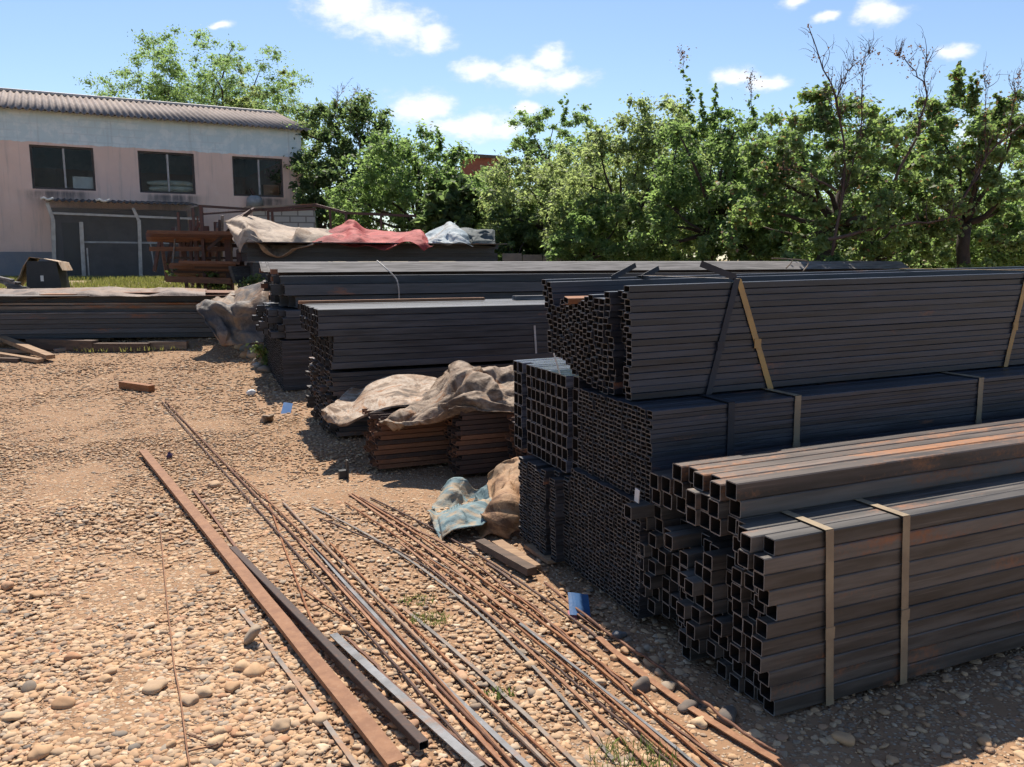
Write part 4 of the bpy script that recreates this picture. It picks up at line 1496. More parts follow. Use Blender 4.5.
sbar(53, 219, 55, 290, SD, SD, .10, 'frame_white', 'post')
sbar(81, 222, 84, 276, SD, SD, .10, 'frame_white', 'post')
sbar(139, 220, 141, 279, SD, SD, .09, 'frame_white', 'post')
sbar(199, 222, 199, 279, SD, SD, .07, 'frame_dark', 'post')
sbar(47, 203, 53, 219, SD - .02, SD, .09, 'frame_white', 'brace')
sbar(133, 208, 139, 221, SD - .02, SD, .08, 'frame_white', 'brace')
sbar(49, 213, 199, 219, SD - .02, SD - .02, .06, 'frame_white', 'rail')
sbar(84, 242, 199, 243.5, SD - .04, SD - .04, .05, 'galv', 'rail')
sbar(87, 248, 89, 276, SD - .03, SD - .03, .04, 'frame_white', 'brace')
sbar(150, 241, 155, 272, SD + .3, SD + .3, .03, 'galv', 'brace')
mb = MB()
mb.add([(xl + .1, -SD + .03, -0.4), (xr, -SD + .03, -0.4), (xr, -SD + .03, zl - .03), (xl + .1, -SD + .03, zl - .03)], [(0, 1, 2, 3)])
mb.add([(xl + .1, -SD + .06, -0.4), (xl + .1, -.03, -0.4), (xl + .1, -.03, zl), (xl + .1, -SD + .06, zl - .03)], [(0, 1, 2, 3)])
mb.add([(xr, -SD + .06, -0.4), (xr, -.03, -0.4), (xr, -.03, zl), (xr, -SD + .06, zl - .03)], [(0, 1, 2, 3)])
mb.build('netting_panel', M['netting'], sh)
mb = MB()
mb.box(((xl + xr) / 2, -0.06, 1.1), (xr - xl - .25, 0.08, 2.35))
mb.build('back_panel', M['interior'], sh)
dx, dz_ = shed_loc(62, 232, 0.15)
dx2, _ = shed_loc(80, 232, 0.15)
mb = MB()
mb.box(((dx + dx2) / 2, -0.13, 0.85), (dx2 - dx, 0.05, 2.0))
mb.build('door', M['black'], sh)
mb = MB()
mb.box(((xl + xr) / 2 + .3, -SD - 0.12, 0.0), (xr - xl - .7, 0.22, 0.30))
mb.build('plinth', M['concrete'], sh)
for (u, v, w, lab) in ((47, 196, .30, 'white rag lying on the left end of the shed roof'), (103, 204, .34, 'white rag hanging over the front edge of the shed roof')):
    x_, z_ = shed_loc(u, v, SD)
    mb = MB()
    mb.sweep([(x_ - w / 2 + w * q / 4, -SD - .03, zl + .03 + .03 * math.sin(q * 2)) for q in range(5)], rect(.22, .05))
    o = mb.build('white_rag', M['card_white'], None, True)
    o.matrix_world = Matrix.Translation((BC.x, BC.y, BZ)) @ Matrix.Rotation(BAZ, 4, 'Z')
    tag(o, lab, 'rag')
# blue-grey dado of the building at far left and dark bin by the shed
mb = MB()
x_, _ = shed_loc(105, 279, SD + .5)
mb.sweep([(x_, -SD - .5, -.02), (x_, -SD - .5, .14), (x_, -SD - .5, .22)], ngon(.18, 9), scale=[1, 1.05, .6])
o = mb.build('black_bag', M['black'], None, True)
o.matrix_world = Matrix.Translation((BC.x, BC.y, BZ)) @ Matrix.Rotation(BAZ, 4, 'Z')
tag(o, 'small black bag on the grass before the netted shed', 'bag')
mb = MB()
a = wall_loc(-10, 250)[0]
mb.box(((a + xl) / 2 - .4, -0.05, .35), (xl - a + 1.0, 0.06, 1.3))
mb.build('dado', M['bluewall'], bl)

# ---- white block outhouse
oh = at(290, 220, 22.5)
oz = gz(oh.x, oh.y)
ob = empty('block_outhouse', (oh.x, oh.y, oz), (0, 0, rad(12)))
tag(ob, 'low outhouse of white blocks with a thin sloping roof, behind the tan tarp', 'outhouse')
ht = at(300, 209, 22.5).z - oz
mb = MB()
mb.box((-.15, .8, ht / 2), (1.6, 1.6, ht))
mb.build('wall', M['blocks'], ob)
mb = MB()
mb.add([(-1.15, -.15, ht - .02), (.75, -.15, ht + .10), (.75, 1.75, ht + .16), (-1.15, 1.75, ht + .04)], [(0, 1, 2, 3)])
o = mb.build('roof', M['steel_dull'], ob)
o.modifiers.new('thick', 'SOLIDIFY').thickness = 0.05
o.modifiers[0].offset = 1

# ---- low concrete wall and far brick roof
wa = at(498, 256, 20.5)
mb = MB()
zb = gz(wa.x, wa.y)
for k in range(4):
    mb.box((wa.x + .35 + k * .5, wa.y, (at(500, 254, 20.5).z + zb + rj(.06)) / 2), (.48, .18, at(500, 254, 20.5).z - zb + rj(.05)))
o = mb.build('low_wall', M['concrete_pink'])
tag(o, 'low pinkish concrete wall end right of the covered stack', 'wall')
fb = at(478, 170, 60)
rb = empty('brick_house', (fb.x, fb.y, 0), (0, 0, rad(-8)))
tag(rb, 'distant red brick house corner showing over the trees', 'house')
z1 = at(470, 158, 60).z
mb = MB()
mb.box((0, 4, z1 / 2), (2.6, 8, z1))
mb.build('wall', M['brick_red'], rb)
mb = MB()
mb.add([(-1.7, -.4, z1 + .15), (1.6, -.4, z1 - .1), (1.6, 8, z1 + .5), (-1.7, 8, z1 + .8)], [(0, 1, 2, 3)])
o = mb.build('roof', M['frame_dark'], rb)
o.modifiers.new('thick', 'SOLIDIFY').thickness = 0.2
o.modifiers[0].offset = 1

# ------------------------------------------------------------------ ground
def axis(a0, a1, step, lo, hi):
    core = list(np.arange(a0, a1 + 1e-6, step))
    s, x = step, a1
    up = []
    while x < hi:
        s *= 1.22
        x += s
        up.append(x)
    s, x = step, a0
    dn = []
    while x > lo:
        s *= 1.22
        x -= s
        dn.append(x)
    return np.array(dn[::-1] + core + up)


GX = axis(-5.0, 3.2, 0.045, -900, 900)
GY = axis(1.6, 9.5, 0.045, -900, 900)
V = np.zeros((len(GY), len(GX), 3))
for i, y in enumerate(GY):
    for j, x in enumerate(GX):
        z = gz(x, y)
        if -9 < x < 9 and 0 < y < 18:
            z += 0.012 * mnoise.noise(Vector((x * 1.1, y * 1.1, 0.3))) + 0.006 * mnoise.noise(Vector((x * 5, y * 5, 1.3))) + 0.004 * mnoise.noise(Vector((x * 14, y * 14, 2.3)))
            z -= 0.006
        V[i, j] = (x, y, z)
nx, ny = len(GX), len(GY)
I = np.arange(nx * ny).reshape(ny, nx)
F = np.stack([I[:-1, :-1], I[:-1, 1:], I[1:, 1:], I[1:, :-1]], axis=-1).reshape(-1, 4)
o = np_mesh('ground', V.reshape(-1, 3), F, M['ground'], True)
tag(o, kind='structure')

# ------------------------------------------------------------------ gravel
def ico(sub):
    import bmesh
    bm = bmesh.new()
    bmesh.ops.create_icosphere(bm, subdivisions=sub, radius=1.0)
    v = np.array([tuple(p.co) for p in bm.verts])
    f = np.array([[q.index for q in p.verts] for p in bm.faces])
    bm.free()
    return v, f


ICO1, ICO2, ICO3 = ico(1), ico(2), ico(3)


def stones(P, R, tmpl, flat=(0.28, 0.58), tilt=0.24, rough=0.36):
    """many stones at points P (n,3) with radius R (n,)"""
    tv, tf = tmpl
    n = len(P)
    ab = RNG.uniform(0.62, 1.0, n)
    fl = RNG.uniform(flat[0], flat[1], n)
    S = np.stack([R, R * ab, R * fl], axis=1)
    a = RNG.uniform(0, 2 * np.pi, n)
    tx = RNG.normal(0, tilt, n)
    ca, sa = np.cos(a), np.sin(a)
    ct, st = np.cos(tx), np.sin(tx)
    W = tv[None] * np.ones((n, 1, 1))
    ph = RNG.uniform(0, 6.28, (n, 3))
    fr = RNG.uniform(1.2, 3.2, (n, 3))
    bump = 1 + rough * 0.5 * (np.sin(W[:, :, 0] * fr[:, None, 0] * 1.7 + ph[:, None, 0]) + np.sin(W[:, :, 1] * fr[:, None, 1] * 1.7 + ph[:, None, 1]) * np.cos(W[:, :, 2] * fr[:, None, 2] + ph[:, None, 2]))
    W = W * bump[:, :, None] * S[:, None, :]
    y = W[:, :, 1] * ct[:, None] - W[:, :, 2] * st[:, None]
    z = W[:, :, 1] * st[:, None] + W[:, :, 2] * ct[:, None]
    x = W[:, :, 0]
    X = x * ca[:, None] - y * sa[:, None]
    Y = x * sa[:, None] + y * ca[:, None]
    out = np.stack([X, Y, z], axis=-1) + P[:, None, :]
    F = (tf[None] + (np.arange(n) * len(tv))[:, None, None]).reshape(-1, 3)
    return out.reshape(-1, 3), F


def gzv(x, y):
    t = np.clip((y - 8.5) / 12.5, 0, 1)
    sx = np.clip((1 - x) / 6, 0, 1)
    sx = sx * sx * (3 - 2 * sx)
    return 1.08 * t * t * (3 - 2 * t) * sx


def density(x, y):
    """how stony the yard is at a spot"""
    out = np.zeros(len(x))
    for i in range(len(x)):
        n = mnoise.noise(Vector((x[i] * 0.55, y[i] * 0.55, 5))) + 0.6 * mnoise.noise(Vector((x[i] * 1.7, y[i] * 1.7, 8)))
        k = 0.92 + 0.5 * n
        if y[i] < 3.4 and x[i] < -0.7:
            k += 0.45 * min(1, (3.4 - y[i]) / 0.8)
        e = min(max((x[i] + 1.0 + 0.28 * (y[i] - 2.3)) / 0.5, 0), 1)   # bare earth strip under the bars
        if y[i] < 8:
            k = k * (1 - 0.5 * e) - 0.12 * e
        out[i] = k
        q = (x[i] - P0.x, y[i] - P0.y)
        d_, n_ = q[0] * DV.x + q[1] * DV.y, q[0] * NV.x + q[1] * NV.y
        if d_ > -0.32 and n_ > -1.2:          # trodden earth round the foot of the piles
            out[i] *= 0.3
    return np.clip(out, 0.12, 1)


def in_view(x, y, m=0.25):
    return np.abs(x) < (y * 0.66 + m)


allV, allF, base = [], [], 0
for (y0, y1, dens, r0, r1, tm) in ((1.9, 3.6, 2600, 0.011, 0.032, ICO2), (1.9, 3.6, 4200, 0.005, 0.013, ICO1), (3.6, 5.5, 1700, 0.010, 0.032, ICO2), (3.6, 5.5, 1500, 0.006, 0.014, ICO1),
                                   (5.5, 8.5, 1400, 0.009, 0.030, ICO1), (8.5, 16.5, 420, 0.013, 0.042, ICO1)):
    xm = y1 * 0.66 + 0.3
    n = int(2 * xm * (y1 - y0) * dens)
    x = RNG.uniform(-xm, xm, n)
    y = RNG.uniform(y0, y1, n)
    ok = in_view(x, y)
    # not inside the piles
    q = np.stack([x, y], 1) - np.array([P0.x, P0.y])
    dd = q[:, 0] * DV.x + q[:, 1] * DV.y
    nn = q[:, 0] * NV.x + q[:, 1] * NV.y
    ok &= ~((dd > 0.12) & (nn > 0.05) & (nn < 9))
    x, y = x[ok], y[ok]
    keep = RNG.uniform(0, 1, len(x)) < density(x, y)
    x, y = x[keep], y[keep]
    r = r0 + (r1 - r0) * RNG.beta(1.15, 3.6, len(x))
    z = gzv(x, y) + r * RNG.uniform(-0.14, 0.12, len(x)) - 0.002
    far = y0 > 5
    if far:
        z -= 0.05 * r
    v, f = stones(np.stack([x, y, z], 1), r, tm, (0.24, 0.46) if far else (0.24, 0.50))
    allV.append(v)
    allF.append(f + base)
    base += len(v)
o = np_mesh('gravel', np.concatenate(allV), np.concatenate(allF), M['pebble'], True)
tag(o, 'loose tan and grey pebbles scattered over the sandy yard', 'gravel', kind='stuff')


def cobble(u, v, r, label, group=None, lift=0.22, flat=(0.38, 0.58), tilt=0.2, off=(0, 0, 0), mat='pebble'):
    p = on_ground(u, v)
    P = np.array([[0, 0, 0]])
    r = r * 0.78
    vv, ff = stones(P, np.array([r]), ICO3, flat, tilt, 0.25)
    o = np_mesh('river_cobble', vv, ff, M[mat], True)
    o.location = (p.x + off[0], p.y + off[1], p.z + r * lift + off[2])
    tag(o, label, 'stone', group)
    return o


cg_lab, cg_grp = 'rounded fist-sized cobble lying loose among the smaller gravel', 'loose cobbles on the gravel'
for (u, v, r) in ((38, 596, .045), (8, 588, .05), (142, 600, .038), (213, 573, .042), (155, 690, .055), (65, 707, .055), (204, 696, .05), (105, 683, .038), (40, 755, .055),
                  (110, 675, .035), (190, 704, .045), (345, 634, .042), (243, 669, .052), (255, 675, .056), (281, 728, .05), (232, 690, .04), (72, 661, .045), (150, 627, .035),
                  (462, 680, .045), (398, 712, .045), (410, 728, .04), (290, 690, .035), (130, 640, .035), (30, 690, .04), (15, 720, .045), (215, 745, .04), (320, 723, .04),
                  (335, 700, .035), (235, 500, .04), (215, 486, .06), (70, 570, .035), (500, 650, .03), (530, 668, .03), (600, 685, .035)):
    cobble(u, v, r, cg_lab, cg_grp)
o = cobble(252, 645, .055, 'upright brown cobble leaning on the narrow grey flat bar', lift=0.9, flat=(0.5, 0.55))
o.rotation_euler = (0.2, -0.9, 0.5)
cobble(618, 638, .050, 'smooth blue-grey cobble lying by the shadow of the big pile', mat='stone_grey')
cobble(641, 691, .055, 'rounded brown cobble standing right beside the rusty flat strip', mat='stone_dark', flat=(.7, .8))
cobble(687, 709, .055, 'large dark cobble in the shade at the foot of the loose tubes', mat='stone_dark')
cobble(727, 720, .066, 'largest dark cobble at the shadow edge left of the front bundle', mat='stone_dark')
cobble(843, 741, .045, 'grey cobble in the shade before the front bundle')
cobble(985, 746, .035, 'pale cobble at the sunlit lower right corner')
for (u, v, r) in ((625, 652, .035), (640, 656, .04), (652, 664, .042), (633, 664, .03), (660, 675, .035), (648, 650, .03), (615, 660, .03), (668, 690, .04), (700, 726, .04), (655, 690, .03)):
    cobble(u, v, r, 'brown cobble in the little heap beside the big pile shadow', 'heap of cobbles by the pile')

# ------------------------------------------------------------------ bars and rods on the ground
def gbar(name, label, cat, pts, w, h, mat, lift=0.012, prof=None, ripple=0.002, n=None, seed=0, ends=(0, 0)):
    P = []
    for i, q in enumerate(pts):
        p = on_ground(q[0], q[1])
        P.append((p.x, p.y, p.z + lift + h / 2 + (q[2] if len(q) > 2 else 0)))
    m = n or max(12, len(pts) * 8)
    C = catmull(np.array(P), m)
    if ripple < 0.0055 and name != 'wire' and len(pts) > 3 and not any(k in label for k in ('bent', 'kink', 'curving')):
        d_ = np.concatenate([[0], np.cumsum(np.linalg.norm(np.diff(C[:, :2], axis=0), axis=1))])
        for q in (0, 1):
            C[:, q] = np.polyval(np.polyfit(d_, C[:, q], 2), d_)
    for i in range(m):
        C[i, 2] += ripple * mnoise.noise(Vector((i * 0.35, seed * 3.1, 0)))
        C[i, 0] += ripple * 0.8 * mnoise.noise(Vector((i * 0.3, seed * 3.1, 7)))
    mb = MB()
    mb.sweep([Vector(c) for c in C], prof or rect(w, h))
    o = mb.build(name, M[mat], None, prof is not None and len(prof) > 8)
    tag(o, label, cat)
    return o


U60 = [(-.031, -.011), (-.031, .012), (.031, .012), (.031, -.011), (.028, -.011), (.028, .009), (-.028, .009), (-.028, -.011)]
gbar('steel_channel', 'broad orange-rusted channel, widest piece on the gravel, running to bottom edge', 'steel channel', [(143, 455), (222, 553), (300, 652), (398, 775)], .062, .024, 'bar_tan', .02, U60, .002, seed=1)
# dark tube with open end
pA, pB = on_ground(233, 556), on_ground(424, 757)
dv = (pB - pA)
o = link('rectangular_tube', tube_mesh(0.036, 0.03, 0.002, round(dv.length, 3), M['rust_dark']))
o.location = pB + Vector((0, 0, .034))
o.rotation_euler = (0, 0, math.atan2(-dv.y, -dv.x))
tag(o, 'dark brown tube with an open end, lying beside the broad rusty channel', 'steel tube')
gbar('angle_iron', 'thin rusty angle starting left of the long rods and meeting the dark tube', 'steel angle', [(193, 492), (225, 534), (258, 580), (300, 640), (330, 680)], 0.0144, 0.0101, 'bar_brown', 0.0060, seed=2)
gbar('steel_rod', 'dark thin rod, left one of the pair reaching furthest back', 'steel rod', [(162, 403), (215, 463), (270, 525), (334, 600), (385, 656), (412, 694), (505, 785)], 0.0115, 0.0115, 'bar_dark', 0.0070, ngon(0.0061, 8)[:8], seed=3)
gbar('steel_rod', 'brown rod, right one of the pair reaching furthest back', 'steel rod', [(165, 402), (215, 455), (272, 513), (318, 560), (382, 640), (447, 698), (530, 780)], 0.0115, 0.0115, 'bar_brown', 0.0070, ngon(0.0072, 8), seed=4)
gbar('steel_rod', 'bent reddish rod crossing under the long pair of rods', 'steel rod', [(266, 496), (284, 548), (294, 575), (305, 605), (320, 645)], 0.0101, 0.0086, 'bar_orange', 0.0030, ngon(0.0058, 8), seed=5)
gbar('steel_pipe', 'long grey-brown pipe, straight, right of the bright steel strip', 'steel pipe', [(282, 505), (330, 552), (372, 600), (406, 630), (470, 692), (548, 772)], 0.0144, 0.0144, 'bar_dull', 0.0070, ngon(0.0083, 8), seed=6)
gbar('flat_bar', 'bright grey strip squeezed between brown rod and grey-brown pipe', 'flat bar', [(312, 547), (345, 583), (395, 640), (441, 685), (540, 782)], 0.0216, 0.0036, 'bar_flat', 0.0070, seed=7)
gbar('flat_bar', 'broad shiny blue-grey flat bar starting at the pebble', 'flat bar', [(334, 640), (362, 668), (394, 697), (480, 776)], .036, .006, 'bar_flat', .018, seed=8)
gbar('flat_bar', 'narrow grey flat bar under the upright cobble, left of the broad channel', 'flat bar', [(240, 613), (268, 648), (312, 708), (360, 776)], 0.0187, 0.0036, 'bar_dull', 0.0080, seed=9)
gbar('flat_bar', 'grey flat bar starting at the weeds and running to bottom edge', 'flat bar', [(402, 611), (453, 651), (500, 695), (585, 775)], 0.0173, 0.0036, 'bar_dull', 0.0070, seed=10)
gbar('flat_bar', 'long brown flat bar crossing the middle of the yard, left of the dark rod', 'flat bar', [(307, 510), (360, 530), (420, 568), (441, 583), (500, 645), (560, 702), (622, 760)], 0.0144, 0.0036, 'bar_dull', 0.0070, seed=11)
gbar('steel_rod', 'dark wavy rod left of the orange bundle of strips', 'steel rod', [(320, 520), (412, 561), (500, 627), (540, 657), (573, 684), (600, 708), (680, 775)], 0.0101, 0.0086, 'bar_dark', 0.0050, ngon(0.0050, 8), .008, seed=12)
gbar('steel_strip', 'orange-rusted strip, leftmost of the orange bundle', 'steel strip', [(349, 496), (420, 546), (480, 590), (500, 611), (545, 646), (600, 692), (696, 775)], 0.0158, 0.0058, 'bar_tan', 0.0080, seed=13)
gbar('steel_strip', 'pale shining strip running along the orange bundle', 'steel strip', [(520, 628), (560, 660), (620, 708), (706, 778)], 0.0115, 0.0058, 'bar_flat', 0.0110, seed=14)
gbar('steel_strip', 'reddish strip in the middle of the orange bundle', 'steel strip', [(353, 496), (430, 545), (500, 594), (560, 640), (620, 690), (718, 775)], 0.0115, 0.0086, 'bar_orange', 0.0090, None, .006, seed=15)
gbar('steel_strip', 'brown crooked strip rising out of the orange bundle', 'steel strip', [(360, 500), (440, 545), (520, 600), (568, 643), (600, 668), (640, 706), (690, 745), (735, 775)], 0.0101, 0.0072, 'bar_brown', 0.0110, None, .012, seed=16)
gbar('steel_strip', 'thin dark orange strip on the right side of the orange bundle', 'steel strip', [(500, 588), (560, 634), (580, 652), (625, 686), (668, 724), (728, 772)], 0.0072, 0.0072, 'bar_orange', 0.0100, None, .010, seed=17)
gbar('steel_strip', 'dark rod passing the blue card toward the front bundle', 'steel rod', [(370, 500), (460, 545), (520, 580), (552, 612), (600, 643), (640, 677), (690, 710)], 0.0101, 0.0101, 'bar_dark', 0.0060, ngon(0.0058, 8), seed=18)
gbar('flat_bar', 'pinkish-brown broad flat strip ending near the front bundle', 'flat bar', [(598, 641), (640, 678), (676, 704), (720, 732), (790, 775)], .030, .005, 'bar_tan', .014, seed=19)
gbar('steel_strip', 'thin crooked rod beside the broad pinkish strip', 'steel rod', [(545, 588), (600, 634), (650, 668), (700, 706), (745, 742), (775, 760)], .010, .010, 'bar_brown', .02, ngon(.006, 8), .01, seed=20)
gbar('wire', 'thin brown wire running straight down the gravel at left', 'wire', [(160, 520), (163, 560), (173, 657), (181, 705), (190, 775)], 0.0058, 0.0058, 'bar_tan', 0.0100, ngon(0.0032, 6), .003, seed=21)
gbar('wire', 'short wire fork branching right from the straight wire, upper one', 'wire', [(174, 669), (195, 671), (214, 673)], 0.0043, 0.0043, 'bar_brown', 0.0100, ngon(0.0025, 6), .003, seed=22)
gbar('wire', 'short wire fork branching right from the straight wire, lower one', 'wire', [(186, 739), (205, 747), (218, 750), (188, 757)], 0.0043, 0.0043, 'bar_brown', 0.0100, ngon(0.0025, 6), .003, seed=23)
gbar('steel_strip', 'short rusty strip near the rusted rods under the grey pipe', 'steel strip', [(302, 590), (325, 606), (350, 624)], 0.0086, 0.0058, 'bar_orange', 0.0050, seed=24)
gbar('steel_rod', 'thin rod between kinked flat bar and dark wavy rod', 'steel rod', [(430, 560), (480, 592), (530, 633), (545, 640)], 0.0072, 0.0072, 'bar_dull', 0.0070, ngon(0.0043, 8), seed=25)
gbar('steel_strip', 'rusty strip between bright strip and pipe, curving at its lower end', 'steel strip', [(372, 628), (400, 658), (440, 700), (478, 740), (500, 765)], 0.0101, 0.0072, 'bar_orange', 0.0080, None, .008, seed=26)
gbar('steel_strip', 'brown strip joining the shiny flat bar from the left', 'steel strip', [(345, 640), (372, 665), (396, 690), (440, 728), (492, 772)], 0.0115, 0.0072, 'bar_brown', 0.0070, None, .006, seed=27)
gbar('steel_strip', 'short dark offcut lying across the thin rods near the brown tarp', 'steel strip', [(487, 566), (500, 575), (520, 590)], 0.0130, 0.0086, 'bar_dark', 0.0080, seed=28)
gbar('steel_rod', 'rust-tan thin rod close against the brown rod of the far-reaching pair', 'steel rod', [(232, 470), (320, 553), (400, 645), (520, 775)], .011, .010, 'bar_tan', .012, ngon(.006, 8), seed=31)
gbar('steel_strip', 'tan narrow strip squeezed left of the bright grey strip', 'steel strip', [(300, 545), (360, 613), (430, 690), (512, 778)], .013, .006, 'bar_tan', .012, seed=32)
gbar('steel_rod', 'orange thin rod close to the long grey-brown pipe, on its right', 'steel rod', [(330, 545), (400, 618), (470, 684), (562, 776)], .011, .010, 'bar_orange', .008, ngon(.0055, 8), seed=33)
gbar('steel_strip', 'rust-tan narrow strip right of the long brown flat bar', 'steel strip', [(400, 545), (470, 600), (560, 684), (655, 776)], .013, .006, 'bar_tan', .008, seed=34)
gbar('steel_rod', 'thin orange-brown rod between the dark wavy rod and the orange bundle', 'steel rod', [(345, 505), (430, 562), (540, 650), (690, 778)], .011, .010, 'bar_orange', .010, ngon(.0055, 8), seed=35)
# planks by the brown tarp
for (a, b, w, h, mt, lab) in (((480, 548), (532, 578), .06, .04, 'wood_dark', 'dark plank lying before the brown tarp'),
                              ((497, 546), (535, 571), .07, .02, 'wood', 'thin sunlit board between dark plank and big pile'),
                              ((528, 549), (552, 566), .05, .02, 'wood', 'short pale board at the foot of the big pile')):
    o = rod(None, 'wooden_plank', on_ground(*a) + Vector((0, 0, h / 2 + .008)), on_ground(*b) + Vector((0, 0, h / 2 + .01)), w, mt, h)
    tag(o, lab, 'plank')

# ------------------------------------------------------------------ little litter
def card(name, label, u, v, w, h, mat, tilt, rz, under=None):
    p = on_ground(u, v)
    root = empty(name, p + Vector((0, 0, .035)), (rad(tilt), rad(8), rad(rz)))
    tag(root, label, 'label card')
    mb = MB()
    n = 6
    vs, fs = [], []
    for i in range(n + 1):
        for q in range(2):
            vs.append((-w / 2 + w * i / n, -h / 2 + h * q, 0.0015 * math.sin(i * 0.9)))
    fs = [(2 * i, 2 * i + 2, 2 * i + 3, 2 * i + 1) for i in range(n)]
    mb.add(vs, fs)
    o = mb.build('card_sheet', M[mat], root)
    o.modifiers.new('t', 'SOLIDIFY').thickness = 0.0015
    if under:
        mb = MB()
        mb.box((-w * .35, -h * .42, -.012), (w * .4, h * .35, .003))
        mb.build('torn_edge', M[under], root)
    return root


card('blue_card', 'dark blue card propped on the dirt beside the big pile', 579, 613, .10, .14, 'card_blue', 24, 4, 'card_red')
card('blue_card', 'small light blue card in the shadow edge of the black block', 287, 412, .10, .16, 'card_light', 45, 5)
mb = MB()
mb.bar((0, 0, 0), (.09, -.16, -.005), .016, .006)
o = mb.build('thin_stick', M['rust_brown'])
o.location = on_ground(578, 617) + Vector((0, 0, .014))
tag(o, 'short brown stick under the dark blue card', 'stick')
mb = MB()
mb.box((0, 0, .03), (.06, .05, .06), Matrix.Rotation(.4, 3, 'Z'))
mb.box((.035, 0, .07), (.012, .05, .14), Matrix.Rotation(.4, 3, 'Z'))
o = mb.build('steel_offcut', M['black'])
o.location = on_ground(343, 478)
tag(o, 'small black angled offcut standing on the ground before the rusty channels', 'offcut')
mb = MB()
mb.sweep([(0, 0, 0), (.01, 0, .025), (0, .005, .045)], ngon(.025, 7), scale=[1, .9, .5])
o = mb.build('bottle_cap', M['purple'], None, True)
o.location = on_ground(169, 458)
tag(o, 'small dark purple cap on the gravel near the rusty channel', 'cap')
v, f = stones(np.array([[0, 0, 0.0]]), np.array([.07]), ICO2, (0.4, 0.5), 0.4, 0.7)
o = np_mesh('rag_lump', v, f, M['tarp_grey'])
o.location = on_ground(267, 422) + Vector((0, 0, .03))
tag(o, 'grey crumpled rag on the ground left of the light blue card', 'rag')
v, f = stones(np.array([[0, 0, 0.0]]), np.array([.065]), ICO2, (0.4, 0.6), 0.4, 0.5)
o = np_mesh('rag_lump', v, f, M['card_white'])
o.location = on_ground(251, 395) + Vector((0, 0, .03))
tag(o, 'pale grey lump of paper on the ground by the black block', 'litter')
# rubble at the foot of the dusty tarp
for k in range(12):
    v, f = stones(np.array([[0, 0, 0.0]]), np.array([random.uniform(.06, .14)]), ICO1, (0.4, 0.7), 0.4, 0.5)
    o = np_mesh('rubble_piece', v, f, M['pebble' if k % 3 else 'concrete'])
    o.location = on_ground(238 + 2.2 * k + rj(3), 347 + 2 * k + rj(4)) + Vector((0, 0, .03))
    tag(o, 'rough rubble piece in the trail between dusty tarp and black block', 'rubble', 'rubble by the dusty tarp')
mb = MB()
mb.box((0, 0, .06), (.42, .12, .12))
o = mb.build('orange_block', M['rust_orange'])
o.location = on_ground(258, 343) + Vector((0, -.1, .30))
o.rotation_euler = (0, 0, AZ)
tag(o, 'orange-ended bar stub beside the dusty tarp', 'bar stub')

# ------------------------------------------------------------------ grass and weeds
def blades(name, P, hmin, hmax, w, mat, lean=0.5):
    n = len(P)
    h = RNG.uniform(hmin, hmax, n)
    a = RNG.uniform(0, 2 * np.pi, n)
    l = RNG.uniform(0, lean, n) * h
    b = RNG.uniform(0, 2 * np.pi, n)
    t = np.stack([np.cos(a), np.sin(a), np.zeros(n)], 1) * w / 2
    tip = P + np.stack([np.cos(b) * l, np.sin(b) * l, h], 1)
    mid = P + np.stack([np.cos(b) * l * .35, np.sin(b) * l * .35, h * .55], 1)
    V = np.stack([P - t, P + t, mid + t * .8, tip, mid - t * .8], 1).reshape(-1, 3)
    F = np.arange(n * 5).reshape(-1, 5)
    tint = np.repeat(RNG.uniform(0, 1, n), 5)
    return np_mesh(name, V, F, mat, False, tint)


xs_ = RNG.uniform(-17, -6.5, 26000)
ys_ = RNG.uniform(16.2, 23.5, 26000)
k = np.array([mnoise.noise(Vector((a * .6, b * .6, 0))) > -0.25 for a, b in zip(xs_, ys_)])
xs_, ys_ = xs_[k], ys_[k]
o = blades('grass', np.stack([xs_, ys_, gzv(xs_, ys_)], 1), .03, .13, .022, M['grass'])
tag(o, 'yellow-green rough grass before the netted shed', 'grass', kind='stuff')


def tuft(label, u, v, r, n, h0, h1, mat='weed', name='grass_tuft', cat='grass tuft', w=.006, lean=.8):
    p = on_ground(u, v)
    a = RNG.uniform(0, 2 * np.pi, n)
    q = r * np.sqrt(RNG.uniform(0, 1, n))
    P = np.stack([q * np.cos(a), q * np.sin(a) * .7, np.zeros(n)], 1)
    o = blades(name, P, h0, h1, w, M[mat], lean)
    o.location = p
    tag(o, label, cat)
    return o


tuft('bright green grass tuft at the bottom edge below the orange strips', 634, 764, .15, 230, .015, .06, w=.0035, lean=1.0)
tuft('low grey-green weed beside the start of the grey flat bar', 432, 622, .10, 150, .01, .04, w=.004, lean=1.2)
tuft('sparse small weed just above the grey flat bar start', 418, 602, .10, 80, .01, .035, w=.004, lean=1.2)
tuft('faint green sprout near the grey flat bar further down', 500, 695, .06, 60, .01, .03)
tuft('thin grass along the brown beam by the far-left stack', 112, 349, .75, 190, .02, .08, 'grass', w=.012)
tuft('grass patch before the dusty tarp near the beams', 160, 348, .6, 130, .02, .08, 'grass', w=.012)


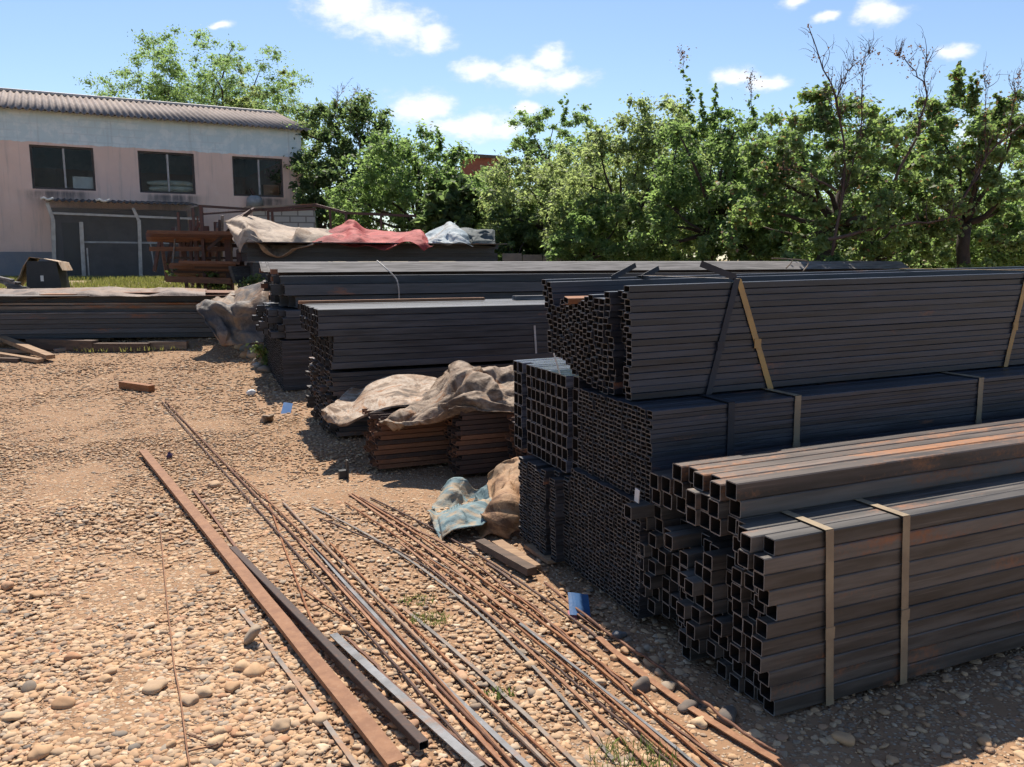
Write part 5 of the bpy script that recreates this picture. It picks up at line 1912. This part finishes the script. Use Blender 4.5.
def leafcloud(n, centers, radii, size, seed, flat=0.6, up=0.5, aspect=0.55):
    rng = np.random.default_rng(seed)
    C = np.asarray(centers)
    R = np.asarray(radii)
    vol = R ** 2
    idx = rng.choice(len(C), n, p=vol / vol.sum())
    d = rng.normal(0, 1, (n, 3))
    d /= np.linalg.norm(d, axis=1, keepdims=True)
    rr = np.minimum(np.abs(rng.normal(0.5, 0.45, n)), 1.7)
    pos = C[idx] + d * (R[idx] * rr)[:, None] * np.array([1, 1, flat])
    nrm = rng.normal(0, 0.7, (n, 3)) + d * 0.35 + np.array([0, 0, up])
    nrm /= np.linalg.norm(nrm, axis=1, keepdims=True)
    t = rng.normal(0, 1, (n, 3))
    t[:, 2] -= 0.3
    t -= nrm * (t * nrm).sum(1, keepdims=True)
    t /= np.linalg.norm(t, axis=1, keepdims=True)
    b = np.cross(nrm, t)
    L = size * rng.uniform(0.6, 1.3, n)[:, None]
    Wd = L * aspect
    fold = nrm * L * 0.12
    V = np.stack([pos - t * L * .5, pos + b * Wd * .5 + fold, pos + t * L * .55, pos - b * Wd * .5 + fold], 1).reshape(-1, 3)
    F = np.arange(n * 4).reshape(-1, 4)
    ct = rng.uniform(0, 1, len(C))
    tint = np.clip(ct[idx] * 0.75 + rng.uniform(-.2, .45, n), 0, 1)
    return V, F, np.repeat(tint, 4)


def leafy_plant(name, label, cat, p, h, r, n, size, mat, seed):
    root = empty(name, p)
    tag(root, label, cat)
    rng = np.random.default_rng(seed)
    c = np.stack([rng.normal(0, r * .5, 7), rng.normal(0, r * .4, 7), rng.uniform(h * .25, h * .8, 7)], 1)
    V, F, t = leafcloud(n, c, np.full(7, r * .55), size, seed, .8)
    np_mesh('foliage', V, F, M[mat], False, t, root)
    for k in range(4):
        mb = MB()
        mb.sweep([(0, 0, 0), tuple(c[k] * .6), tuple(c[k])], ngon(.006, 5), scale=[1, .8, .4])
        mb.build('stem', M['twig'], root)
    return root


leafy_plant('green_weed', 'leafy green weed growing at the foot of the black block', 'weed', on_ground(267, 366), .32, .22, 320, .07, 'weed', 5)
leafy_plant('green_weed', 'leafy weed growing through the lower part of the rusty rack', 'weed', gp(205, 17.4) , .75, .5, 500, .10, 'weed', 6)
leafy_plant('green_weed', 'small weed between rusty rack and long beams', 'weed', at(262, 286, 15.5) - Vector((0, 0, .2)), .45, .28, 220, .09, 'weed', 8)

# ------------------------------------------------------------------ trees
def limb_pts(a, b, rng, n=6, bend=0.12):
    a, b = np.array(a), np.array(b)
    L = np.linalg.norm(b - a)
    pts = []
    o = rng.normal(0, 1, 3) * L * bend
    for i in range(n):
        f = i / (n - 1)
        pts.append(a + (b - a) * f + o * math.sin(math.pi * f) + np.array([0, 0, 0.06 * L * math.sin(math.pi * f)]) + (rng.normal(0, .012, 3) * L if 0 < i < n - 1 else 0))
    return [Vector(p) for p in pts]


def tree(name, label, u, vt, vb, Y, hw, mat, nleaf, size, seed, nclump=60, rc=(0.35, 0.8), airy=0.0, limbs=16, trunk=0.16,
         shoots=(), twigs=(), depth=0.8, dense_bottom=True, aspect=0.55, base_v=None, group=None, cl_pow=0.4):
    rng = np.random.default_rng(seed)
    c = at(u, (vt + vb) / 2, Y)
    top, bot = at(u, vt, Y).z, at(u, vb, Y).z
    W = hw * Y / 829.0
    Hh = (top - bot) / 2
    gzz = gz(c.x, c.y)
    root = empty(name, (c.x, c.y, gzz))
    tag(root, label, 'tree', group)
    zc = (top + bot) / 2 - gzz
    C, R = [], []
    s = W / 3.0
    nclump = int(nclump * (2.2 if airy else 3.0))
    lob = [(rng.uniform(0, 6.28), rng.uniform(-.6, .8), rng.uniform(.75, 1.08)) for _ in range(9)]
    while len(C) < nclump:
        d = rng.normal(0, 1, 3)
        d /= (np.abs(d) ** 2.7).sum() ** (1 / 2.7)
        r = rng.uniform(0.05, 1) ** cl_pow
        k = 1.0
        for (la, lz, lr) in lob:            # uneven outline: some directions bulge, others fall back
            dd = d[0] * math.cos(la) * math.cos(lz) + d[1] * math.sin(la) * math.cos(lz) + d[2] * math.sin(lz)
            if dd > 0.75:
                k = lr
        ex = 1.0
        if d[2] < 0 and dense_bottom:
            ex = 1.25
        q = rng.uniform(rc[0], rc[1]) * s * (0.85 if airy else 0.92)
        p = np.array([d[0] * max(W * k * ex - q * .6, .1) * r, d[1] * max(W * depth * k - q * .6, .1) * r, zc + d[2] * max(Hh * k - q * .5, .1) * r])
        p[0] = np.clip(p[0], -W * 1.05, W * 1.05)
        if p[2] < q * .5:
            p[2] = q * .5 + rng.uniform(0, .3)
        C.append(p)
        R.append(q)
    for (su, sv, su0, sv0) in shoots:
        a, b = at(su0, sv0, Y), at(su, sv, Y)
        m = 16
        for i in range(m):
            f = i / (m - 1)
            p = a.lerp(b, f)
            C.append(np.array([p.x - c.x + rng.normal(0, .05), p.y - c.y, p.z - gzz]))
            R.append((0.40 - 0.30 * f) * s * 0.5)
    if not airy:
        C.append(np.array([0, 0, zc]))
        R.append(0.01)
    V, F, t = leafcloud(int(nleaf * 1.3), C, R, size * .95, seed + 100, .85 - .2 * airy, .85, aspect)
    np_mesh('crown', V, F, M[mat], False, t, root)
    tm = MB()
    hub = np.array([rng.normal(0, .1) * s, 0, max(zc - Hh * .45, .25 * zc)])
    tm.sweep(limb_pts((0, 0, -.1), hub, rng, 6, .05), ngon(trunk, 9), scale=[1.25, 1.0, .92, .86, .82, .78])
    order = rng.permutation(nclump)[:limbs]
    for i in order:
        r0 = trunk * rng.uniform(.3, .5)
        tm.sweep(limb_pts(hub, C[i], rng, 7), ngon(r0, 6), scale=[1, .85, .7, .55, .42, .3, .15])
    tm.build('trunk', M['bark'], root, True)
    for tw in twigs:
        twig_spray(root, c, gzz, Y, tw, rng)
    return root


def twig_spray(root, c, gzz, Y, tw, rng):
    """bare dead branch: a list of pixel points followed by side twigs"""
    pts, r, nside, ln = tw
    P = [at(u, v, Y - 1.0) - Vector((c.x, c.y, gzz)) for u, v in pts]
    r *= 0.55
    dv_, df_, dt_ = leafcloud(80, [np.array(q) for q in catmull(np.array([tuple(q) for q in P]), 9)[3:]], np.full(6, .20), .045, int(rng.integers(1e6)), 1.0, .2, .6)
    np_mesh('withered_leaves', dv_, df_, M['leaf_dry'], False, dt_, root)
    nside = int(nside * 1.8)
    C = catmull(np.array([tuple(p) for p in P]), 12)
    C += rng.normal(0, .012, C.shape)
    tm = MB()
    tm.sweep([Vector(p) for p in C], ngon(r, 6), scale=list(np.linspace(1, .25, 12)))
    for k in range(nside):
        i = rng.integers(2, 11)
        b = C[i]
        d = np.array([rng.normal(0, .38), rng.normal(0, .35), abs(rng.normal(1.0, .3))])
        d /= np.linalg.norm(d)
        L = ln * rng.uniform(.3, .9)
        p2 = b + d * L
        q = limb_pts(b, p2, rng, 5, .1)
        tm.sweep(q, ngon(max(r * .26, .006), 5), scale=[1, .8, .6, .45, .25])
        for _ in range(2):
            f = rng.uniform(.3, .8)
            s0 = np.array(q[0]) * (1 - f) + np.array(q[-1]) * f
            e = s0 + (d + rng.normal(0, .45, 3)) * L * .35
            tm.sweep(limb_pts(s0, e, rng, 4, .1), ngon(max(r * .16, .004), 4), scale=[1, .7, .5, .3])
    tm.build('dead_branch', M['twig'], root, True)


tree('airy_tree', 'tall airy light green tree rising behind the workshop roof', 200, 32, 190, 42, 112, 'leaf_light', 38000, .15, 21, 210, (.20, .38), 1, 26, .22, aspect=.45, cl_pow=.5)
tree('airy_tree', 'yellow-green tree between light tree and dark trees, right of the roof end', 268, 66, 200, 40, 56, 'leaf_olive', 12000, .15, 22, 60, (.25, .55), 1, 14, .2)
tree('dark_tree', 'dark green dense tree touching the right corner of the workshop', 346, 86, 250, 29, 62, 'leaf_dark', 18000, .15, 23, 60, (.30, .62), 0, 14, .2,
     twigs=[([(335, 120), (338, 100), (344, 88)], .02, 6, .7), ([(350, 120), (352, 98), (358, 90)], .015, 4, .5)], shoots=[(366, 96, 362, 120)])
tree('dark_tree', 'dark low tree filling the gap beside the workshop corner', 320, 150, 262, 27, 36, 'leaf_dark', 10000, .14, 24, 40, (.35, .7), 0, 8, .14)
tree('round_tree', 'round mid-green tree behind the red tarp', 412, 120, 262, 25, 78, 'leaf_mid', 22000, .13, 25, 70, (.28, .6), 0, 14, .18, shoots=[(437, 126, 440, 150), (455, 146, 452, 165), (385, 138, 390, 155)])
tree('broadleaf_shrub', 'dark broad-leaved shrub above the pale blue tarp', 452, 180, 256, 22, 34, 'leaf_dark', 4200, .22, 26, 40, (.3, .6), 0, 8, .1, aspect=.8)
tree('dark_tree', 'dark tree below the distant brick house', 482, 157, 258, 30, 40, 'leaf_mid', 11000, .14, 27, 40, (.35, .7), 0, 8, .14)
tree('airy_tree', 'pale green feathery tree rising right of the brick house', 556, 92, 230, 36, 52, 'leaf_light', 15000, .15, 28, 60, (.22, .5), 1, 14, .2, shoots=[(566, 94, 564, 125), (524, 140, 528, 160)])
tree('olive_tree', 'yellowish-green tree with fine leaves behind the low wall', 548, 148, 268, 22, 74, 'leaf_olive', 22000, .10, 29, 75, (.26, .55), 0, 14, .13)
tree('bushy_tree', 'bright bushy tree with pale flower clusters, centre of the tree line', 636, 88, 276, 20, 80, 'leaf_olive', 24000, .105, 30, 80, (.26, .55), 0, 16, .15)
tree('bushy_tree', 'mid-green tree with a tall upright leafy shoot', 712, 104, 278, 18, 76, 'leaf_mid', 21000, .10, 31, 75, (.24, .5), 0, 16, .14,
     shoots=[(684, 58, 692, 125), (716, 84, 716, 120), (700, 88, 704, 130), (752, 96, 750, 130)],
     twigs=[([(752, 110), (751, 86), (750, 76)], .012, 4, .3), ([(684, 80), (683, 58), (682, 52)], .008, 2, .15)])
tree('mulberry_tree', 'large leafy tree with dark forked limbs and dead spiky twigs, upper right', 838, 78, 282, 15, 112, 'leaf_fig', 24000, .085, 32, 90, (.2, .42), .3, 10, .16, aspect=.8,
     twigs=[([(832, 255), (838, 215), (845, 175), (842, 130), (836, 95), (822, 66), (808, 26)], .05, 22, .75),
            ([(838, 205), (858, 150), (862, 100), (862, 58)], .03, 12, .5),
            ([(894, 180), (915, 140), (925, 100), (925, 76), (929, 52)], .045, 16, .5),
            ([(830, 240), (870, 230), (920, 222), (960, 215)], .07, 5, .5),
            ([(838, 190), (800, 172), (780, 168)], .04, 4, .4),
            ([(836, 100), (850, 70), (875, 50)], .02, 10, .5), ([(925, 85), (905, 60), (897, 54)], .02, 8, .4)],
     shoots=[(822, 82, 826, 120)])
tree('mulberry_tree', 'leafy tree at the right edge with reddish withered shoots', 968, 62, 284, 15.5, 84, 'leaf_fig', 20000, .085, 33, 70, (.2, .42), .3, 10, .14, aspect=.8,
     twigs=[([(952, 215), (975, 180), (990, 150), (1024, 125), (1060, 105)], .05, 16, .6), ([(985, 165), (986, 120), (985, 75)], .02, 8, .5),
            ([(1005, 150), (1015, 100), (1020, 70)], .018, 8, .5)],
     shoots=[(958, 62, 958, 100), (975, 72, 972, 105), (1000, 92, 996, 120)])
for (u, vt, Y, hw, mt, sd, lab) in ((760, 178, 17, 60, 'leaf_mid', 41, 'low green shrub below the leafy shoot tree'),
                                    (880, 190, 17.5, 70, 'leaf_dark', 42, 'dark undergrowth shrub below the forked limbs'),
                                    (990, 180, 18, 60, 'leaf_mid', 43, 'green shrub low behind the right-edge tree'),
                                    (590, 190, 19, 50, 'leaf_mid', 44, 'dense green shrub between olive tree and bushy tree'),
                                    (515, 205, 21, 34, 'leaf_dark', 45, 'dark shrub right above the low wall'),
                                    (1090, 110, 18, 90, 'leaf_mid', 46, 'green tree standing past the right edge tree')):
    tree('green_shrub', lab, u, vt, 284, Y, hw, mt, 9000, .11, sd, 40, (.3, .55), 0, 7, .08)
for k in range(13):
    u = 486 + k * 49 + rj(10)
    tree('undergrowth_shrub', 'shaded undergrowth shrub at the foot of the tree line behind the piles', u, 196 + rj(12), 292, 22.5 + rj(1.0), 40 + rj(6), ['leaf_dark', 'leaf_mid'][k % 2], 4200, .15,
         300 + k, 34, (.35, .6), 0, 5, .06, group='undergrowth below the tree line')
for (u, vt, Y, hw, mt, sd) in ((600, 118, 30, 75, 'leaf_mid', 51), (690, 112, 29, 75, 'leaf_dark', 55), (760, 118, 29, 75, 'leaf_mid', 52), (850, 100, 27, 90, 'leaf_mid', 53), (960, 95, 27, 90, 'leaf_dark', 54), (1060, 120, 28, 80, 'leaf_mid', 56)):
    tree('dark_tree', 'dark background tree seen through gaps of the front trees', u, vt, 270, Y, hw, mt, 9000, .16, sd, 50, (.3, .55), 0, 7, .12, group='background trees')

# ------------------------------------------------------------------ camera, sun, sky
cam = bpy.data.cameras.new('camera')
cam.sensor_width = 36
cam.lens = 36 * FPX / 1024
cam.clip_end = 3000
co = bpy.data.objects.new('camera', cam)
COL.objects.link(co)
co.location = (0, 0, EYE)
co.rotation_euler = (math.pi / 2 - PITCH, 0, 0)
SC.camera = co

SUN_EL, SUN_AZ = 58.0, -10.0     # azimuth from +Y towards +X
sd = Vector((math.sin(rad(SUN_AZ)) * math.cos(rad(SUN_EL)), math.cos(rad(SUN_AZ)) * math.cos(rad(SUN_EL)), math.sin(rad(SUN_EL))))
sl = bpy.data.lights.new('sun', 'SUN')
sl.energy = 4.9
sl.angle = rad(0.55)
sl.color = (1.0, 0.93, 0.83)
so = bpy.data.objects.new('sun', sl)
COL.objects.link(so)
so.rotation_euler = (-sd).to_track_quat('-Z', 'Y').to_euler()

w = bpy.data.worlds.new('World')
SC.world = w
w.use_nodes = True
nt = w.node_tree
nt.nodes.clear()
g = G(nt)
sky = g.n('ShaderNodeTexSky', sky_type='NISHITA')
sky.sun_disc = False
sky.sun_elevation = rad(SUN_EL)
sky.sun_rotation = rad(SUN_AZ)
sky.air_density = 1.0
sky.dust_density = 0.3
sky.ozone_density = 2.0
dirv = g.n('ShaderNodeTexCoord').outputs['Generated']
sp = g.n('ShaderNodeSeparateXYZ')
g.put(sp.inputs[0], dirv)
az = g.math('ARCTAN2', sp.outputs[0], sp.outputs[1])
el = g.math('ARCSINE', sp.outputs[2])
ae = g.n('ShaderNodeCombineXYZ')
g.put(ae.inputs[0], az)
g.put(ae.inputs[1], el)
aev = ae.outputs[0]
warp = g.n('ShaderNodeTexNoise')
g.put(warp.inputs['Vector'], g.vmath('MULTIPLY', aev, (1, 1.6, 1)))
warp.inputs['Scale'].default_value = 14
warp.inputs['Detail'].default_value = 5
wv = g.vmath('MULTIPLY', g.vmath('SUBTRACT', warp.outputs['Color'], (.5, .5, .5)), (.055, .03, 0))
aw = g.vmath('ADD', aev, wv)


def ang(u, v):
    p = at(u, v, 100.0) - Vector((0, 0, EYE))
    return math.atan2(p.x, p.y), math.asin(p.z / p.length)


acc = None
for (u, v, ru, rv) in ((352, 10, 52, 24), (392, 26, 50, 22), (434, 38, 28, 13), (330, -5, 30, 16), (528, 76, 46, 20), (480, 72, 36, 12), (562, 78, 40, 11), (548, 58, 26, 12),
                       (425, 106, 42, 18), (470, 124, 55, 14), (505, 128, 30, 9), (527, 112, 14, 8), (880, 11, 24, 13), (740, 76, 22, 11), (768, 82, 26, 9), (792, 4, 14, 8), (832, 17, 14, 5),
                       (955, 52, 18, 9), (218, 23, 11, 4), (1000, 128, 40, 16),
                       (1300, 60, 90, 30), (-250, 60, 90, 26)):
    a0, e0 = ang(u, v)
    wa_, we_ = ru / 829.0 * 1.1, rv / 829.0 * 1.12
    L = g.vmath('LENGTH', g.vmath('MULTIPLY', g.vmath('SUBTRACT', aw, (a0, e0, 0)), (1 / wa_, 1 / we_, 0)))
    d = g.math('SUBTRACT', 1.0, L)
    acc = d if acc is None else g.math('MAXIMUM', acc, d)
fb_ = g.noise(g.vmath('MULTIPLY', aev, (1, 1.8, 1)), 42, 6, 0.6)
dens = g.math('ADD', acc, g.math('MULTIPLY', g.math('SUBTRACT', fb_, 0.5), 1.1))
alpha = g.step(dens, -0.02, 0.85)
shade = g.step(g.math('ADD', dens, g.math('MULTIPLY', fb_, 0.4)), 0.15, 0.8)
ccol = g.mix(shade, (4.3, 4.7, 5.4), (6.1, 6.2, 6.4))
skyc = g.mix(1.0, sky.outputs[0], (0.74, 0.765, 0.81), 'MULTIPLY')
colr = g.mix(g.math('MULTIPLY', alpha, 0.94), skyc, ccol)
bg = g.n('ShaderNodeBackground')
g.put(bg.inputs[0], colr)
bg.inputs[1].default_value = 0.115
wo_ = g.n('ShaderNodeOutputWorld')
nt.links.new(bg.outputs[0], wo_.inputs[0])

SC.view_settings.view_transform = 'Standard'
SC.view_settings.look = 'None'
SC.view_settings.exposure = 0.68
SC.view_settings.gamma = 1
SC.cycles.max_bounces = 4
SC.cycles.diffuse_bounces = 3
SC.cycles.transmission_bounces = 3
SC.cycles.transparent_max_bounces = 12
SC.cycles.use_denoising = True
SC.cycles.use_adaptive_sampling = True
SC.cycles.adaptive_threshold = 0.03
SC.cycles.sample_clamp_indirect = 6
